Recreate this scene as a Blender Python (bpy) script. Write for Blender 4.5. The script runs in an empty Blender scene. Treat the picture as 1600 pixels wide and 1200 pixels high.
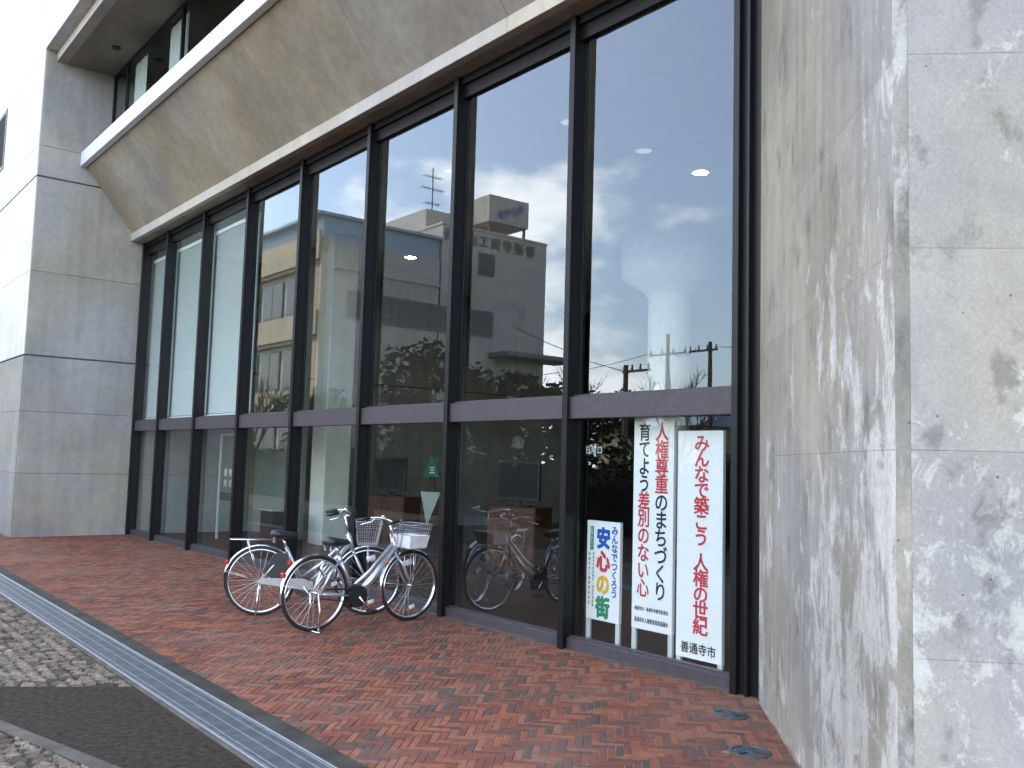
import bpy, math, random
from math import sin, cos, pi, radians, sqrt, atan2
from mathutils import Vector, Matrix
random.seed(7)
S = bpy.context.scene
COL = S.collection

# ------------------------------------------------------------------ camera
CAM = Vector((4.0639, -5.3039, 1.5625)); YAW, PITCH, ROLL, FPX = 51.19, 4.84, 1.575, 1431.0
_y, _p, _r = radians(YAW), radians(PITCH), radians(ROLL)
VD = Vector((-sin(_y)*cos(_p), cos(_y)*cos(_p), sin(_p)))
_rt = Vector((cos(_y), sin(_y), 0)); _up = _rt.cross(VD)
VR = _rt*cos(_r) + _up*sin(_r); VU = -_rt*sin(_r) + _up*cos(_r)
cd = bpy.data.cameras.new('camera'); cam = bpy.data.objects.new('camera', cd); COL.objects.link(cam)
m = Matrix((VR, VU, -VD)).transposed().to_4x4(); m.translation = CAM
cam.matrix_world = m
cd.sensor_width = 36; cd.lens = 36*FPX/1600; cd.clip_start = 0.05; cd.clip_end = 3000
S.camera = cam

# ------------------------------------------------------------------ world, sun, exposure
SUN_EL, SUN_AZ = radians(48), (-0.78, 0.626)          # towards the sun: behind the building
w = bpy.data.worlds.new('World'); S.world = w; w.use_nodes = True
N, LK = w.node_tree.nodes, w.node_tree.links
bg = N['Background']
sky = N.new('ShaderNodeTexSky'); sky.sky_type = 'NISHITA'; sky.sun_disc = False
sky.sun_elevation = SUN_EL; sky.sun_rotation = atan2(SUN_AZ[0], SUN_AZ[1]); sky.altitude = 20
sky.air_density = 1.0; sky.dust_density = 2.0; sky.ozone_density = 1.0
tc = N.new('ShaderNodeTexCoord')
mp = N.new('ShaderNodeMapping'); mp.inputs['Location'].default_value = (11.38, 14.28, 4.04); mp.inputs['Scale'].default_value = (1, 1, 2.0); mp.inputs['Rotation'].default_value = (0, 0, radians(1.5))
LK.new(tc.outputs['Generated'], mp.inputs['Vector'])
nz = N.new('ShaderNodeTexNoise'); nz.inputs['Scale'].default_value = 3.2; nz.inputs['Detail'].default_value = 7; nz.inputs['Roughness'].default_value = 0.56
LK.new(mp.outputs['Vector'], nz.inputs['Vector'])
sx = N.new('ShaderNodeSeparateXYZ'); LK.new(tc.outputs['Generated'], sx.inputs[0])
el = N.new('ShaderNodeMapRange'); el.inputs[1].default_value = 0.05; el.inputs[2].default_value = 0.36; el.inputs[3].default_value = 0.06; el.inputs[4].default_value = -0.085
LK.new(sx.outputs['Z'], el.inputs[0])
ad = N.new('ShaderNodeMath'); ad.operation = 'ADD'; LK.new(nz.outputs['Fac'], ad.inputs[0]); LK.new(el.outputs[0], ad.inputs[1])
cr = N.new('ShaderNodeMapRange'); cr.interpolation_type = 'SMOOTHSTEP'; cr.inputs[1].default_value = 0.49; cr.inputs[2].default_value = 0.63; cr.inputs[3].default_value = 0.14
LK.new(ad.outputs[0], cr.inputs[0])
mx = N.new('ShaderNodeMixRGB'); mx.inputs[2].default_value = (8.2, 8.0, 7.8, 1)
LK.new(cr.outputs[0], mx.inputs[0]); LK.new(sky.outputs[0], mx.inputs[1]); LK.new(mx.outputs[0], bg.inputs[0])
bg.inputs[1].default_value = 0.15
sl = bpy.data.lights.new('sun', 'SUN'); so = bpy.data.objects.new('sun', sl); COL.objects.link(so)
sl.energy = 2.2; sl.angle = radians(0.5); sl.color = (1.0, 0.95, 0.87)
sd = Vector((SUN_AZ[0]*cos(SUN_EL), SUN_AZ[1]*cos(SUN_EL), sin(SUN_EL)))
so.rotation_euler = sd.to_track_quat('Z', 'Y').to_euler(); so.location = (-10, 30, 40)
S.view_settings.view_transform = 'Standard'; S.view_settings.look = 'None'
S.view_settings.exposure = 2.5; S.view_settings.gamma = 1.0; S.view_settings.use_curve_mapping = False
cy = S.cycles
cy.max_bounces = 8; cy.transparent_max_bounces = 24; cy.diffuse_bounces = 5; cy.glossy_bounces = 5
cy.caustics_reflective = False; cy.caustics_refractive = False; cy.sample_clamp_indirect = 6
cy.use_denoising = True

# ------------------------------------------------------------------ materials
def nt(name):
    mt = bpy.data.materials.new(name); mt.use_nodes = True
    t = mt.node_tree; return mt, t.nodes, t.links, t.nodes['Principled BSDF']
def setc(s, c): s.default_value = (c[0], c[1], c[2], 1)
def plain(name, c, rough=0.5, metal=0.0, var=0.12, scale=14, bump=0.0):
    mt, n, l, b = nt(name)
    t = n.new('ShaderNodeTexCoord'); z = n.new('ShaderNodeTexNoise'); z.inputs['Scale'].default_value = scale; z.inputs['Detail'].default_value = 4
    l.new(t.outputs['Object'], z.inputs['Vector'])
    r = n.new('ShaderNodeValToRGB')
    r.color_ramp.elements[0].position = 0.3; r.color_ramp.elements[1].position = 0.7
    r.color_ramp.elements[0].color = (*[x*(1-var) for x in c], 1); r.color_ramp.elements[1].color = (*[min(1, x*(1+var)) for x in c], 1)
    l.new(z.outputs['Fac'], r.inputs[0]); l.new(r.outputs[0], b.inputs['Base Color'])
    b.inputs['Roughness'].default_value = rough; b.inputs['Metallic'].default_value = metal
    if 'painted_steel' in name or 'jamb' in name: b.inputs['Specular IOR Level'].default_value = 0.28
    if rough >= 0.8: b.inputs['Specular IOR Level'].default_value = 0.15
    if bump:
        bp = n.new('ShaderNodeBump'); bp.inputs['Strength'].default_value = bump; bp.inputs['Distance'].default_value = 0.01
        l.new(z.outputs['Fac'], bp.inputs['Height']); l.new(bp.outputs[0], b.inputs['Normal'])
    return mt
def emit(name, c, k):
    mt, n, l, b = nt(name); setc(b.inputs['Base Color'], c); setc(b.inputs['Emission Color'], c); b.inputs['Emission Strength'].default_value = k
    return mt
def concrete(name, c, var=0.16, streak=0.10, patch=0.0, pc=(0.7, 0.7, 0.68), pscale=(2.6, 2.6, 2.6), rot=0.0, seed=0.0, zt=None, xt=None, rough=0.8, thr=(0.53, 0.60)):
    mt, n, l, b = nt(name)
    t = n.new('ShaderNodeTexCoord')
    def mapped(sc, loc=(0, 0, 0)):
        mm = n.new('ShaderNodeMapping'); mm.inputs['Scale'].default_value = sc; mm.inputs['Location'].default_value = loc
        src = t.outputs['Object']
        if rot:
            m0 = n.new('ShaderNodeMapping'); m0.inputs['Rotation'].default_value = (0, 0, rot); l.new(src, m0.inputs['Vector']); src = m0.outputs[0]
        l.new(src, mm.inputs['Vector']); return mm.outputs[0]
    def noise(sc, s, d=5, r=0.55, loc=(0, 0, 0), dist=0.0):
        z = n.new('ShaderNodeTexNoise'); z.inputs['Scale'].default_value = s; z.inputs['Detail'].default_value = d; z.inputs['Roughness'].default_value = r; z.inputs['Distortion'].default_value = dist
        l.new(mapped(sc, loc), z.inputs['Vector']); return z.outputs['Fac']
    def mr(v, a, bb, c0, c1):
        q = n.new('ShaderNodeMapRange'); q.interpolation_type = 'SMOOTHSTEP'
        for i, k in enumerate((a, bb, c0, c1)): q.inputs[i+1].default_value = k
        l.new(v, q.inputs[0]); return q.outputs[0]
    def mth(op, a, bb):
        q = n.new('ShaderNodeMath'); q.operation = op
        for i, k in enumerate((a, bb)):
            if isinstance(k, (int, float)): q.inputs[i].default_value = k
            else: l.new(k, q.inputs[i])
        return q.outputs[0]
    big = mr(noise((1, 1, 1), 0.9, 5, loc=(seed, 0, 0)), 0.3, 0.7, 1-var, 1+var)
    fine = mr(noise((1, 1, 1), 9, 6, 0.65, loc=(0, seed, 0)), 0.3, 0.7, 1-var*0.5, 1+var*0.5)
    stk = mr(noise((7, 7, 0.5), 1, 4, loc=(seed, seed, 0)), 0.35, 0.75, 1+streak*0.4, 1-streak)
    grain = mr(noise((1, 1, 1), 70, 3, 0.7, loc=(2, seed, 1)), 0.25, 0.75, 0.90, 1.10); fine = mth('MULTIPLY', fine, grain)
    oi = n.new('ShaderNodeObjectInfo'); pr = mr(oi.outputs['Random'], 0, 1, 0.95, 1.05)
    # air pores
    vo = n.new('ShaderNodeTexVoronoi'); vo.inputs['Scale'].default_value = 9; l.new(mapped((1, 1, 1), (seed, 1, 2)), vo.inputs['Vector'])
    pore = mr(vo.outputs['Distance'], 0.035, 0.06, 0.45, 1.0)
    f = mth('MULTIPLY', mth('MULTIPLY', mth('MULTIPLY', big, fine), mth('MULTIPLY', stk, pr)), pore)
    hue = n.new('ShaderNodeMixRGB'); setc(hue.inputs[1], (c[0]*0.97, c[1]*0.99, c[2]*1.06)); setc(hue.inputs[2], (c[0]*1.04, c[1], c[2]*0.91))
    l.new(mr(noise((1, 1, 1), 0.6, 3, loc=(5+seed, 3, 1)), 0.35, 0.65, 0, 1), hue.inputs[0])
    col = hue.outputs[0]; h = fine
    if patch:
        pn = noise(pscale, 1.0, 12, 0.76, loc=(seed*2, 7, 3), dist=0.5)
        pn = mth('ADD', pn, mr(noise((1, 1, 1), 1.3, 3, loc=(seed, 2, 8)), 0.35, 0.65, -0.06, 0.06))
        if zt:
            sp = n.new('ShaderNodeSeparateXYZ'); l.new(t.outputs['Object'], sp.inputs[0])
            pn = mth('ADD', pn, mr(sp.outputs['Z'], zt[0], zt[1], 0.03, -0.09))
        if xt:
            pn = mth('ADD', pn, mr(sp.outputs['X'], xt[0], xt[1], -0.075, 0.035))
        pm = mr(pn, thr[0], thr[1], 0, patch)
        pm2 = mth('MULTIPLY', mr(noise((1, 1, 1), 30, 4, 0.7), 0.25, 0.6, 0.55, 1.0), pm)
        mm = n.new('ShaderNodeMixRGB'); l.new(pm2, mm.inputs[0]); l.new(col, mm.inputs[1]); setc(mm.inputs[2], pc); col = mm.outputs[0]
        dk = mr(noise(tuple(x*0.8 for x in pscale), 1.0, 7, 0.6, loc=(1, seed*3+2, 9)), 0.54, 0.68, 1.0, 0.66)
        f = mth('MULTIPLY', f, dk); h = mth('ADD', fine, pm2)
    mm = n.new('ShaderNodeMixRGB'); mm.blend_type = 'MULTIPLY'; mm.inputs[0].default_value = 1
    l.new(col, mm.inputs[1]); l.new(f, mm.inputs[2]); l.new(mm.outputs[0], b.inputs['Base Color'])
    b.inputs['Roughness'].default_value = rough; b.inputs['Specular IOR Level'].default_value = 0.25
    bp = n.new('ShaderNodeBump'); bp.inputs['Strength'].default_value = 0.25; bp.inputs['Distance'].default_value = 0.01
    l.new(mth('ADD', h, pore), bp.inputs['Height']); l.new(bp.outputs[0], b.inputs['Normal'])
    return mt
def ramped(name, stops, island, rough=0.75, nvar=0.25, nscale=18, dust=None):
    mt, n, l, b = nt(name)
    if island: g = n.new('ShaderNodeNewGeometry'); rnd = g.outputs['Random Per Island']
    else: g = n.new('ShaderNodeObjectInfo'); rnd = g.outputs['Random']
    r = n.new('ShaderNodeValToRGB'); r.color_ramp.interpolation = 'LINEAR'
    for i, (p, c) in enumerate(stops):
        e = r.color_ramp.elements[i] if i < 2 else r.color_ramp.elements.new(p)
        e.position = p; e.color = (*c, 1)
    l.new(rnd, r.inputs[0])
    geo = n.new('ShaderNodeNewGeometry')
    z = n.new('ShaderNodeTexNoise'); z.inputs['Scale'].default_value = nscale; z.inputs['Detail'].default_value = 6; z.inputs['Roughness'].default_value = 0.65
    l.new(geo.outputs['Position'], z.inputs['Vector'])
    q = n.new('ShaderNodeMapRange'); q.inputs[1].default_value = 0.3; q.inputs[2].default_value = 0.7; q.inputs[3].default_value = 1-nvar; q.inputs[4].default_value = 1+nvar
    l.new(z.outputs['Fac'], q.inputs[0])
    mm = n.new('ShaderNodeMixRGB'); mm.blend_type = 'MULTIPLY'; mm.inputs[0].default_value = 1
    l.new(r.outputs[0], mm.inputs[1]); l.new(q.outputs[0], mm.inputs[2]); out = mm.outputs[0]
    if dust:
        z2 = n.new('ShaderNodeTexNoise'); z2.inputs['Scale'].default_value = 1.1; z2.inputs['Detail'].default_value = 5; l.new(geo.outputs['Position'], z2.inputs['Vector'])
        q2 = n.new('ShaderNodeMapRange'); q2.inputs[1].default_value = 0.42; q2.inputs[2].default_value = 0.72; q2.inputs[3].default_value = 0.05; q2.inputs[4].default_value = 0.45
        l.new(z2.outputs['Fac'], q2.inputs[0])
        m2 = n.new('ShaderNodeMixRGB'); l.new(q2.outputs[0], m2.inputs[0]); l.new(out, m2.inputs[1]); setc(m2.inputs[2], dust); out = m2.outputs[0]
    l.new(out, b.inputs['Base Color']); b.inputs['Roughness'].default_value = rough; b.inputs['Specular IOR Level'].default_value = 0.03
    bp = n.new('ShaderNodeBump'); bp.inputs['Strength'].default_value = 0.35; bp.inputs['Distance'].default_value = 0.006
    l.new(z.outputs['Fac'], bp.inputs['Height']); l.new(bp.outputs[0], b.inputs['Normal'])
    return mt
def glass(name, tint, ior):
    mt = bpy.data.materials.new(name); mt.use_nodes = True; t = mt.node_tree; n, l = t.nodes, t.links
    n.remove(n['Principled BSDF'])
    tr = n.new('ShaderNodeBsdfTransparent'); setc(tr.inputs[0], tint)
    gl = n.new('ShaderNodeBsdfGlossy'); gl.inputs['Roughness'].default_value = 0.0; setc(gl.inputs['Color'], (0.84, 0.93, 1.0))
    fr = n.new('ShaderNodeFresnel'); fr.inputs['IOR'].default_value = ior
    ge = n.new('ShaderNodeNewGeometry'); sb = n.new('ShaderNodeMath'); sb.operation = 'SUBTRACT'; sb.inputs[0].default_value = 1.0; l.new(ge.outputs['Backfacing'], sb.inputs[1])
    mu = n.new('ShaderNodeMath'); mu.operation = 'MULTIPLY'; l.new(fr.outputs[0], mu.inputs[0]); l.new(sb.outputs[0], mu.inputs[1])
    # gentle waviness of the panes
    tc_ = n.new('ShaderNodeTexCoord'); z = n.new('ShaderNodeTexNoise'); z.inputs['Scale'].default_value = 0.55; z.inputs['Detail'].default_value = 1
    l.new(tc_.outputs['Object'], z.inputs['Vector'])
    bp = n.new('ShaderNodeBump'); bp.inputs['Strength'].default_value = 0.05; bp.inputs['Distance'].default_value = 0.02
    l.new(z.outputs['Fac'], bp.inputs['Height']); l.new(bp.outputs[0], gl.inputs['Normal'])
    ms = n.new('ShaderNodeMixShader'); l.new(mu.outputs[0], ms.inputs[0]); l.new(tr.outputs[0], ms.inputs[1]); l.new(gl.outputs[0], ms.inputs[2])
    l.new(ms.outputs[0], n['Material Output'].inputs[0]); return mt

M = {}
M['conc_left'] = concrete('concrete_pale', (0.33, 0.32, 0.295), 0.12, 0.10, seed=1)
M['conc_overlit'] = concrete('overlit_concrete', (0.66, 0.645, 0.61), 0.07, 0.12, seed=11)  # the wall's own concrete, whitened so its colour carries the overexposed daylight
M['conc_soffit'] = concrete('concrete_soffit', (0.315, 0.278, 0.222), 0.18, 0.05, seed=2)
M['conc_band'] = concrete('concrete_band', (0.50, 0.46, 0.40), 0.08, 0.08, seed=3)
M['conc_splay'] = concrete('concrete_streaked', (0.315, 0.29, 0.25), 0.15, 0.16, patch=0.9, pc=(0.56, 0.54, 0.49), pscale=(5.5, 5.5, 2.9), rot=radians(45), seed=4, xt=(0.9, 2.5), zt=(1.2, 3.4), thr=(0.50, 0.60))
M['conc_front'] = concrete('concrete_patchy', (0.37, 0.35, 0.32), 0.10, 0.05, patch=0.95, pc=(0.55, 0.53, 0.48), pscale=(8.0, 8.0, 6.5), rot=radians(45), seed=5, zt=(1.6, 2.6), thr=(0.52, 0.59))
M['conc_edge'] = concrete('concrete_chamfer', (0.26, 0.245, 0.215), 0.25, 0.3, patch=0.7, pc=(0.48, 0.46, 0.41), pscale=(7, 7, 3), seed=12, thr=(0.52, 0.62))
M['conc_core'] = plain('concrete_joint', (0.12, 0.12, 0.115), 0.9)
M['conc_in'] = concrete('concrete_interior', (0.86, 0.88, 0.80), 0.08, 0.04, seed=6)
M['steel'] = plain('dark_painted_steel', (0.010, 0.0095, 0.010), 0.45, 0.0, 0.15, 30)
M['steel_lt'] = plain('skylit_painted_steel', (0.078, 0.067, 0.073), 0.42, 0.0, 0.12, 20)  # lighter copy of the mullion paint, reflected sky put into the colour
M['jamb'] = plain('black_jamb_steel', (0.012, 0.012, 0.012), 0.35)
M['glass'] = glass('window_glass', (0.965, 0.985, 0.98), 2.05)
M['glass2'] = glass('office_glass', (0.6, 0.65, 0.65), 1.6)
M['flash'] = plain('white_metal_flashing', (0.78, 0.80, 0.84), 0.35, 0.0, 0.04)
M['mortar'] = plain('pale_mortar', (0.34, 0.27, 0.22), 0.9, 0, 0.45, 3.2, 0.2)
BR = [(0.0, (0.09, 0.072, 0.062)), (0.16, (0.125, 0.08, 0.065)), (0.30, (0.165, 0.07, 0.052)), (0.60, (0.235, 0.085, 0.056)), (0.85, (0.31, 0.118, 0.068)), (1.0, (0.25, 0.125, 0.092))]
M['brick1'] = ramped('paving_brick', BR, False, dust=(0.26, 0.175, 0.14)); M['brickN'] = ramped('paving_brick_field', BR, True, dust=(0.26, 0.175, 0.14))
ST = [(0.0, (0.085, 0.068, 0.05)), (0.4, (0.17, 0.14, 0.108)), (0.75, (0.25, 0.205, 0.16)), (1.0, (0.19, 0.155, 0.12))]
M['sett1'] = ramped('granite_sett', ST, False, nvar=0.4, nscale=30); M['settN'] = ramped('granite_sett_field', ST, True, nvar=0.4, nscale=30)
M['asphalt'] = plain('asphalt', (0.040, 0.032, 0.024), 0.95, 0, 0.5, 26, 0.8)
M['asphalt2'] = plain('street_asphalt', (0.06, 0.06, 0.06), 0.9, 0, 0.2, 1.5)
M['kerb'] = plain('dark_kerb_concrete', (0.055, 0.053, 0.045), 0.85, 0, 0.4, 5, 0.3)
M['kerb2'] = plain('grey_edging', (0.115, 0.105, 0.09), 0.85, 0, 0.3, 6, 0.3)
M['galv'] = plain('galvanised_steel', (0.17, 0.19, 0.21), 0.5, 0.5, 0.2, 9)
M['galv_hi'] = plain('worn_galvanised_rail', (0.30, 0.32, 0.34), 0.38, 0.4, 0.15, 9)
M['pit'] = plain('drain_pit', (0.03, 0.03, 0.03), 0.9)
M['iron'] = plain('blue_grey_iron', (0.10, 0.12, 0.13), 0.45, 0.5, 0.3, 20)
M['white'] = plain('white_board', (0.93, 0.94, 0.91), 0.35, 0, 0.02)
M['leg'] = plain('white_aluminium', (0.72, 0.78, 0.78), 0.35, 0.2, 0.03)
INK = dict(red=(0.62, 0.03, 0.05), black=(0.015, 0.017, 0.025), blue=(0.012, 0.09, 0.45), yellow=(0.85, 0.45, 0.01), green=(0.01, 0.26, 0.12))
for k, c in INK.items(): M[k] = plain('ink_'+k, c, 0.5, 0, 0.03)
M['silver'] = plain('silver_paint', (0.62, 0.64, 0.67), 0.28, 0.75, 0.04)
M['chrome'] = plain('polished_metal', (0.78, 0.79, 0.80), 0.16, 1.0, 0.03)
M['rubber'] = plain('black_rubber', (0.015, 0.015, 0.016), 0.6)
M['blackpl'] = plain('black_plastic', (0.02, 0.02, 0.022), 0.4)
M['redpl'] = plain('red_reflector', (0.6, 0.03, 0.03), 0.25)
M['amber'] = plain('orange_reflector', (0.8, 0.25, 0.05), 0.25)
M['whitepl'] = plain('white_plastic', (0.80, 0.80, 0.80), 0.4)
M['wire'] = plain('grey_wire', (0.42, 0.43, 0.44), 0.35, 0.6)
M['wood'] = plain('brown_wood', (0.075, 0.026, 0.010), 0.5, 0, 0.3, 6)
M['floor_in'] = plain('interior_floor', (0.03, 0.024, 0.02), 0.4)
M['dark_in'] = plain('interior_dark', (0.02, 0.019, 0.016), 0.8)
M['wall_in'] = plain('interior_wall', (0.36, 0.40, 0.36), 0.8, 0, 0.08, 2)
M['blind'] = plain('blind_slat', (0.80, 0.86, 0.82), 0.5, 0, 0.03)
M['curtain'] = plain('curtain_cloth', (0.62, 0.70, 0.68), 0.8, 0, 0.06)
M['lamp_dim'] = emit('dim_lamp_lens', (1, 0.98, 0.92), 0.05)
M['lamp'] = emit('lamp_lens', (1, 0.98, 0.92), 30)
M['o_cream'] = concrete('office_render_cream', (0.34, 0.28, 0.19), 0.08, 0.12, seed=8)
M['o_grey'] = concrete('office_render_grey', (0.40, 0.375, 0.325), 0.08, 0.12, seed=9)
M['o_blue'] = plain('blue_metal_cladding', (0.20, 0.26, 0.33), 0.5)
M['o_win'] = plain('office_dark_window', (0.03, 0.032, 0.03), 0.25)
M['o_frame'] = plain('office_window_frame', (0.13, 0.13, 0.115), 0.5)
M['letter'] = plain('brown_letter', (0.10, 0.06, 0.05), 0.5)
M['logo'] = plain('blue_logo_paint', (0.07, 0.10, 0.20), 0.5)
M['rust'] = plain('rusty_steel', (0.22, 0.10, 0.05), 0.8, 0, 0.3, 8)
M['bark'] = plain('bark', (0.10, 0.075, 0.055), 0.9, 0, 0.3, 12)
M['twig'] = plain('dark_twigs', (0.02, 0.022, 0.014), 0.9, 0, 0.4, 9, 0.6)
M['dkgreen'] = plain('dark_green_card', (0.006, 0.10, 0.045), 0.6, 0, 0.05)
M['pole'] = plain('pole_concrete', (0.20, 0.19, 0.175), 0.8)
M['cable'] = plain('black_cable', (0.02, 0.02, 0.02), 0.6)
def leafmat(name, c):
    return ramped(name, [(0.0, tuple(x*0.55 for x in c)), (0.5, c), (1.0, tuple(x*1.5 for x in c))], True, rough=0.6, nvar=0.2)
M['leaf'] = leafmat('evergreen_leaf', (0.045, 0.055, 0.03)); M['leaf2'] = leafmat('hedge_leaf', (0.04, 0.055, 0.025))

# ------------------------------------------------------------------ mesh helpers
class MB:
    def __init__(s): s.v = []; s.f = []
    def add(s, vs, fs):
        o = len(s.v); s.v += [tuple(v) for v in vs]; s.f += [tuple(i+o for i in f) for f in fs]; return s
    def box(s, x0, x1, y0, y1, z0, z1):
        return s.add([(x0,y0,z0),(x1,y0,z0),(x1,y1,z0),(x0,y1,z0),(x0,y0,z1),(x1,y0,z1),(x1,y1,z1),(x0,y1,z1)],
              [(0,3,2,1),(4,5,6,7),(0,1,5,4),(1,2,6,5),(2,3,7,6),(3,0,4,7)])
    def cbox(s, x0, x1, y0, y1, z0, z1, c=0.006):
        X, Y, Z = (x0, x1), (y0, y1), (z0, z1); vs = []; idx = {}
        for i in (0, 1):
            for j in (0, 1):
                for k in (0, 1):
                    sx_, sy_, sz_ = (1, -1)[i]*c, (1, -1)[j]*c, (1, -1)[k]*c
                    for a, p in enumerate(((X[i], Y[j]+sy_, Z[k]+sz_), (X[i]+sx_, Y[j], Z[k]+sz_), (X[i]+sx_, Y[j]+sy_, Z[k]))):
                        idx[i, j, k, a] = len(vs); vs.append(p)
        F = []
        for i in (0, 1):
            q = [idx[i,0,0,0], idx[i,1,0,0], idx[i,1,1,0], idx[i,0,1,0]]; F.append(q if i else q[::-1])
            q = [idx[0,i,0,1], idx[1,i,0,1], idx[1,i,1,1], idx[0,i,1,1]]; F.append(q[::-1] if i else q)
            q = [idx[0,0,i,2], idx[1,0,i,2], idx[1,1,i,2], idx[0,1,i,2]]; F.append(q if i else q[::-1])
        for i in (0, 1):
            for j in (0, 1):
                q = [idx[i,j,0,0], idx[i,j,1,0], idx[i,j,1,1], idx[i,j,0,1]]; F.append(q if i == j else q[::-1])
                q = [idx[i,0,j,0], idx[i,0,j,2], idx[i,1,j,2], idx[i,1,j,0]]; F.append(q if i != j else q[::-1])
                q = [idx[0,i,j,1], idx[1,i,j,1], idx[1,i,j,2], idx[0,i,j,2]]; F.append(q if i == j else q[::-1])
                for k in (0, 1):
                    q = [idx[i,j,k,0], idx[i,j,k,1], idx[i,j,k,2]]; F.append(q if (i+j+k) % 2 else q[::-1])
        return s.add(vs, F)
    def prism(s, pts, ax, a, b):            # polygon in the two other axes, extruded along ax
        n = len(pts)
        def P(p, t): return {0: (t, p[0], p[1]), 1: (p[0], t, p[1]), 2: (p[0], p[1], t)}[ax]
        return s.add([P(p, a) for p in pts]+[P(p, b) for p in pts],
              [tuple(range(n-1, -1, -1)), tuple(range(n, 2*n))]+[(i, (i+1) % n, (i+1) % n+n, i+n) for i in range(n)])
    def tube(s, pts, r, n=8, cap=True, closed=False):
        pts = [Vector(p) for p in pts]; k = len(pts); rs = r if isinstance(r, (list, tuple)) else [r]*k
        o = len(s.v); up = None
        for i, p in enumerate(pts):
            if closed: t = pts[(i+1) % k]-pts[i-1]
            else: t = (pts[min(i+1, k-1)]-pts[max(i-1, 0)])
            t.normalize()
            if up is None: up = Vector((0, 0, 1)) if abs(t.z) < 0.9 else Vector((1, 0, 0))
            a = t.cross(up).normalized(); up = a.cross(t).normalized()
            for j in range(n):
                q = 2*pi*j/n; s.v.append(tuple(p+(a*cos(q)+up*sin(q))*rs[i]))
        for i in range(k if closed else k-1):
            i2 = (i+1) % k
            for j in range(n):
                j2 = (j+1) % n; s.f.append((o+i*n+j, o+i*n+j2, o+i2*n+j2, o+i2*n+j))
        if cap and not closed:
            s.f.append(tuple(o+j for j in range(n-1, -1, -1))); s.f.append(tuple(o+(k-1)*n+j for j in range(n)))
        return s
    def lathe(s, prof, c=(0, 0, 0), n=24):
        o = len(s.v)
        for (r, z) in prof:
            for j in range(n): q = 2*pi*j/n; s.v.append((c[0]+r*cos(q), c[1]+r*sin(q), c[2]+z))
        for i in range(len(prof)-1):
            for j in range(n): j2 = (j+1) % n; s.f.append((o+i*n+j, o+i*n+j2, o+(i+1)*n+j2, o+(i+1)*n+j))
        s.f.append(tuple(o+j for j in range(n-1, -1, -1))); s.f.append(tuple(o+(len(prof)-1)*n+j for j in range(n)))
        return s
    def xf(s, mat): s.v = [tuple(mat @ Vector(v)) for v in s.v]; return s
    def build(s, name, mat, parent=None, smooth=False):
        me = bpy.data.meshes.new(name); me.from_pydata(s.v, [], s.f); me.update()
        me.materials.append(M[mat] if isinstance(mat, str) else mat)
        if smooth: me.polygons.foreach_set('use_smooth', [True]*len(me.polygons))
        return link(name, me, parent)
def link(name, data, parent=None):
    o = bpy.data.objects.new(name, data); COL.objects.link(o)
    if parent: o.parent = parent
    return o
def tag(o, label=None, cat=None, group=None, kind=None):
    if label: o['label'] = label
    if cat: o['category'] = cat
    if group: o['group'] = group
    if kind: o['kind'] = kind
    return o
def thing(name, label, cat, loc=(0, 0, 0), rz=0, group=None):
    o = bpy.data.objects.new(name, None); COL.objects.link(o); o.empty_display_size = 0.2
    o.location = loc; o.rotation_euler = (0, 0, rz); return tag(o, label, cat, group)
def B(*a): return MB().box(*a)
def CB(*a): return MB().cbox(*a)
_fc = bpy.data.curves.new('glyph', 'FONT'); _fo = bpy.data.objects.new('glyph', _fc); COL.objects.link(_fo)
_gc = {}
def glyph(ch, bold):
    if (ch, bold) not in _gc:
        _fc.body = ch;  _fc.extrude = 0; _fc.resolution_u = 3; _fc.align_x = 'CENTER'
        bpy.context.view_layer.update()
        me = bpy.data.meshes.new_from_object(_fo.evaluated_get(bpy.context.evaluated_depsgraph_get()))
        vs = [(v.co.x, v.co.y) for v in me.vertices]; fs = [tuple(p.vertices) for p in me.polygons]
        bpy.data.meshes.remove(me); _gc[ch, bold] = (vs, fs)
    return _gc[ch, bold]
def letters(items, to3, front=(0, -1, 0)):                # items: (char, cx, cy, sx, sy, bold); to3 maps (u, v) to a point
    mb = MB()
    def off(p, d): return (p[0]+front[0]*d, p[1]+front[1]*d, p[2]+front[2]*d)
    for ch, cx, cy, sx_, sy_, bold in items:
        vs, fs = glyph(ch, 0)
        sh = [(0, 0)] if not bold else [(bold*cos(q), bold*sin(q)) for q in [i*pi/4 for i in range(8)]]+[(0, 0)]
        for k, (du, dv) in enumerate(sh):        # heavier stroke: the glyph repeated at small shifts, each a hair in front of the last
            mb.add([off(to3(cx+(u+du)*sx_, cy+(v-0.36+dv)*sy_), k*0.00012) for u, v in vs], fs)
    return mb

# ================================================================== THE SETTING
tag(B(-400, 400, -600, -60, -0.12, -0.012).build('ground', 'asphalt2'), kind='structure')
g = MB().box(-400, 400, -60, -26, -0.12, -0.012).box(-400, 400, 30, 400, -0.12, -0.012).box(-400, -60, -26, 30, -0.12, -0.012).box(40, 400, -26, 30, -0.12, -0.012)
tag(g.build('street', 'asphalt2'), kind='structure')
tag(B(-60, 40, -26, -3.30, -0.12, -0.012).build('driveway', 'asphalt'), kind='structure')
pav = tag(MB().box(-60, 40, -2.83, 0.06, -0.12, -0.005).build('brick_pavement', 'mortar'), kind='structure')

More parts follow.
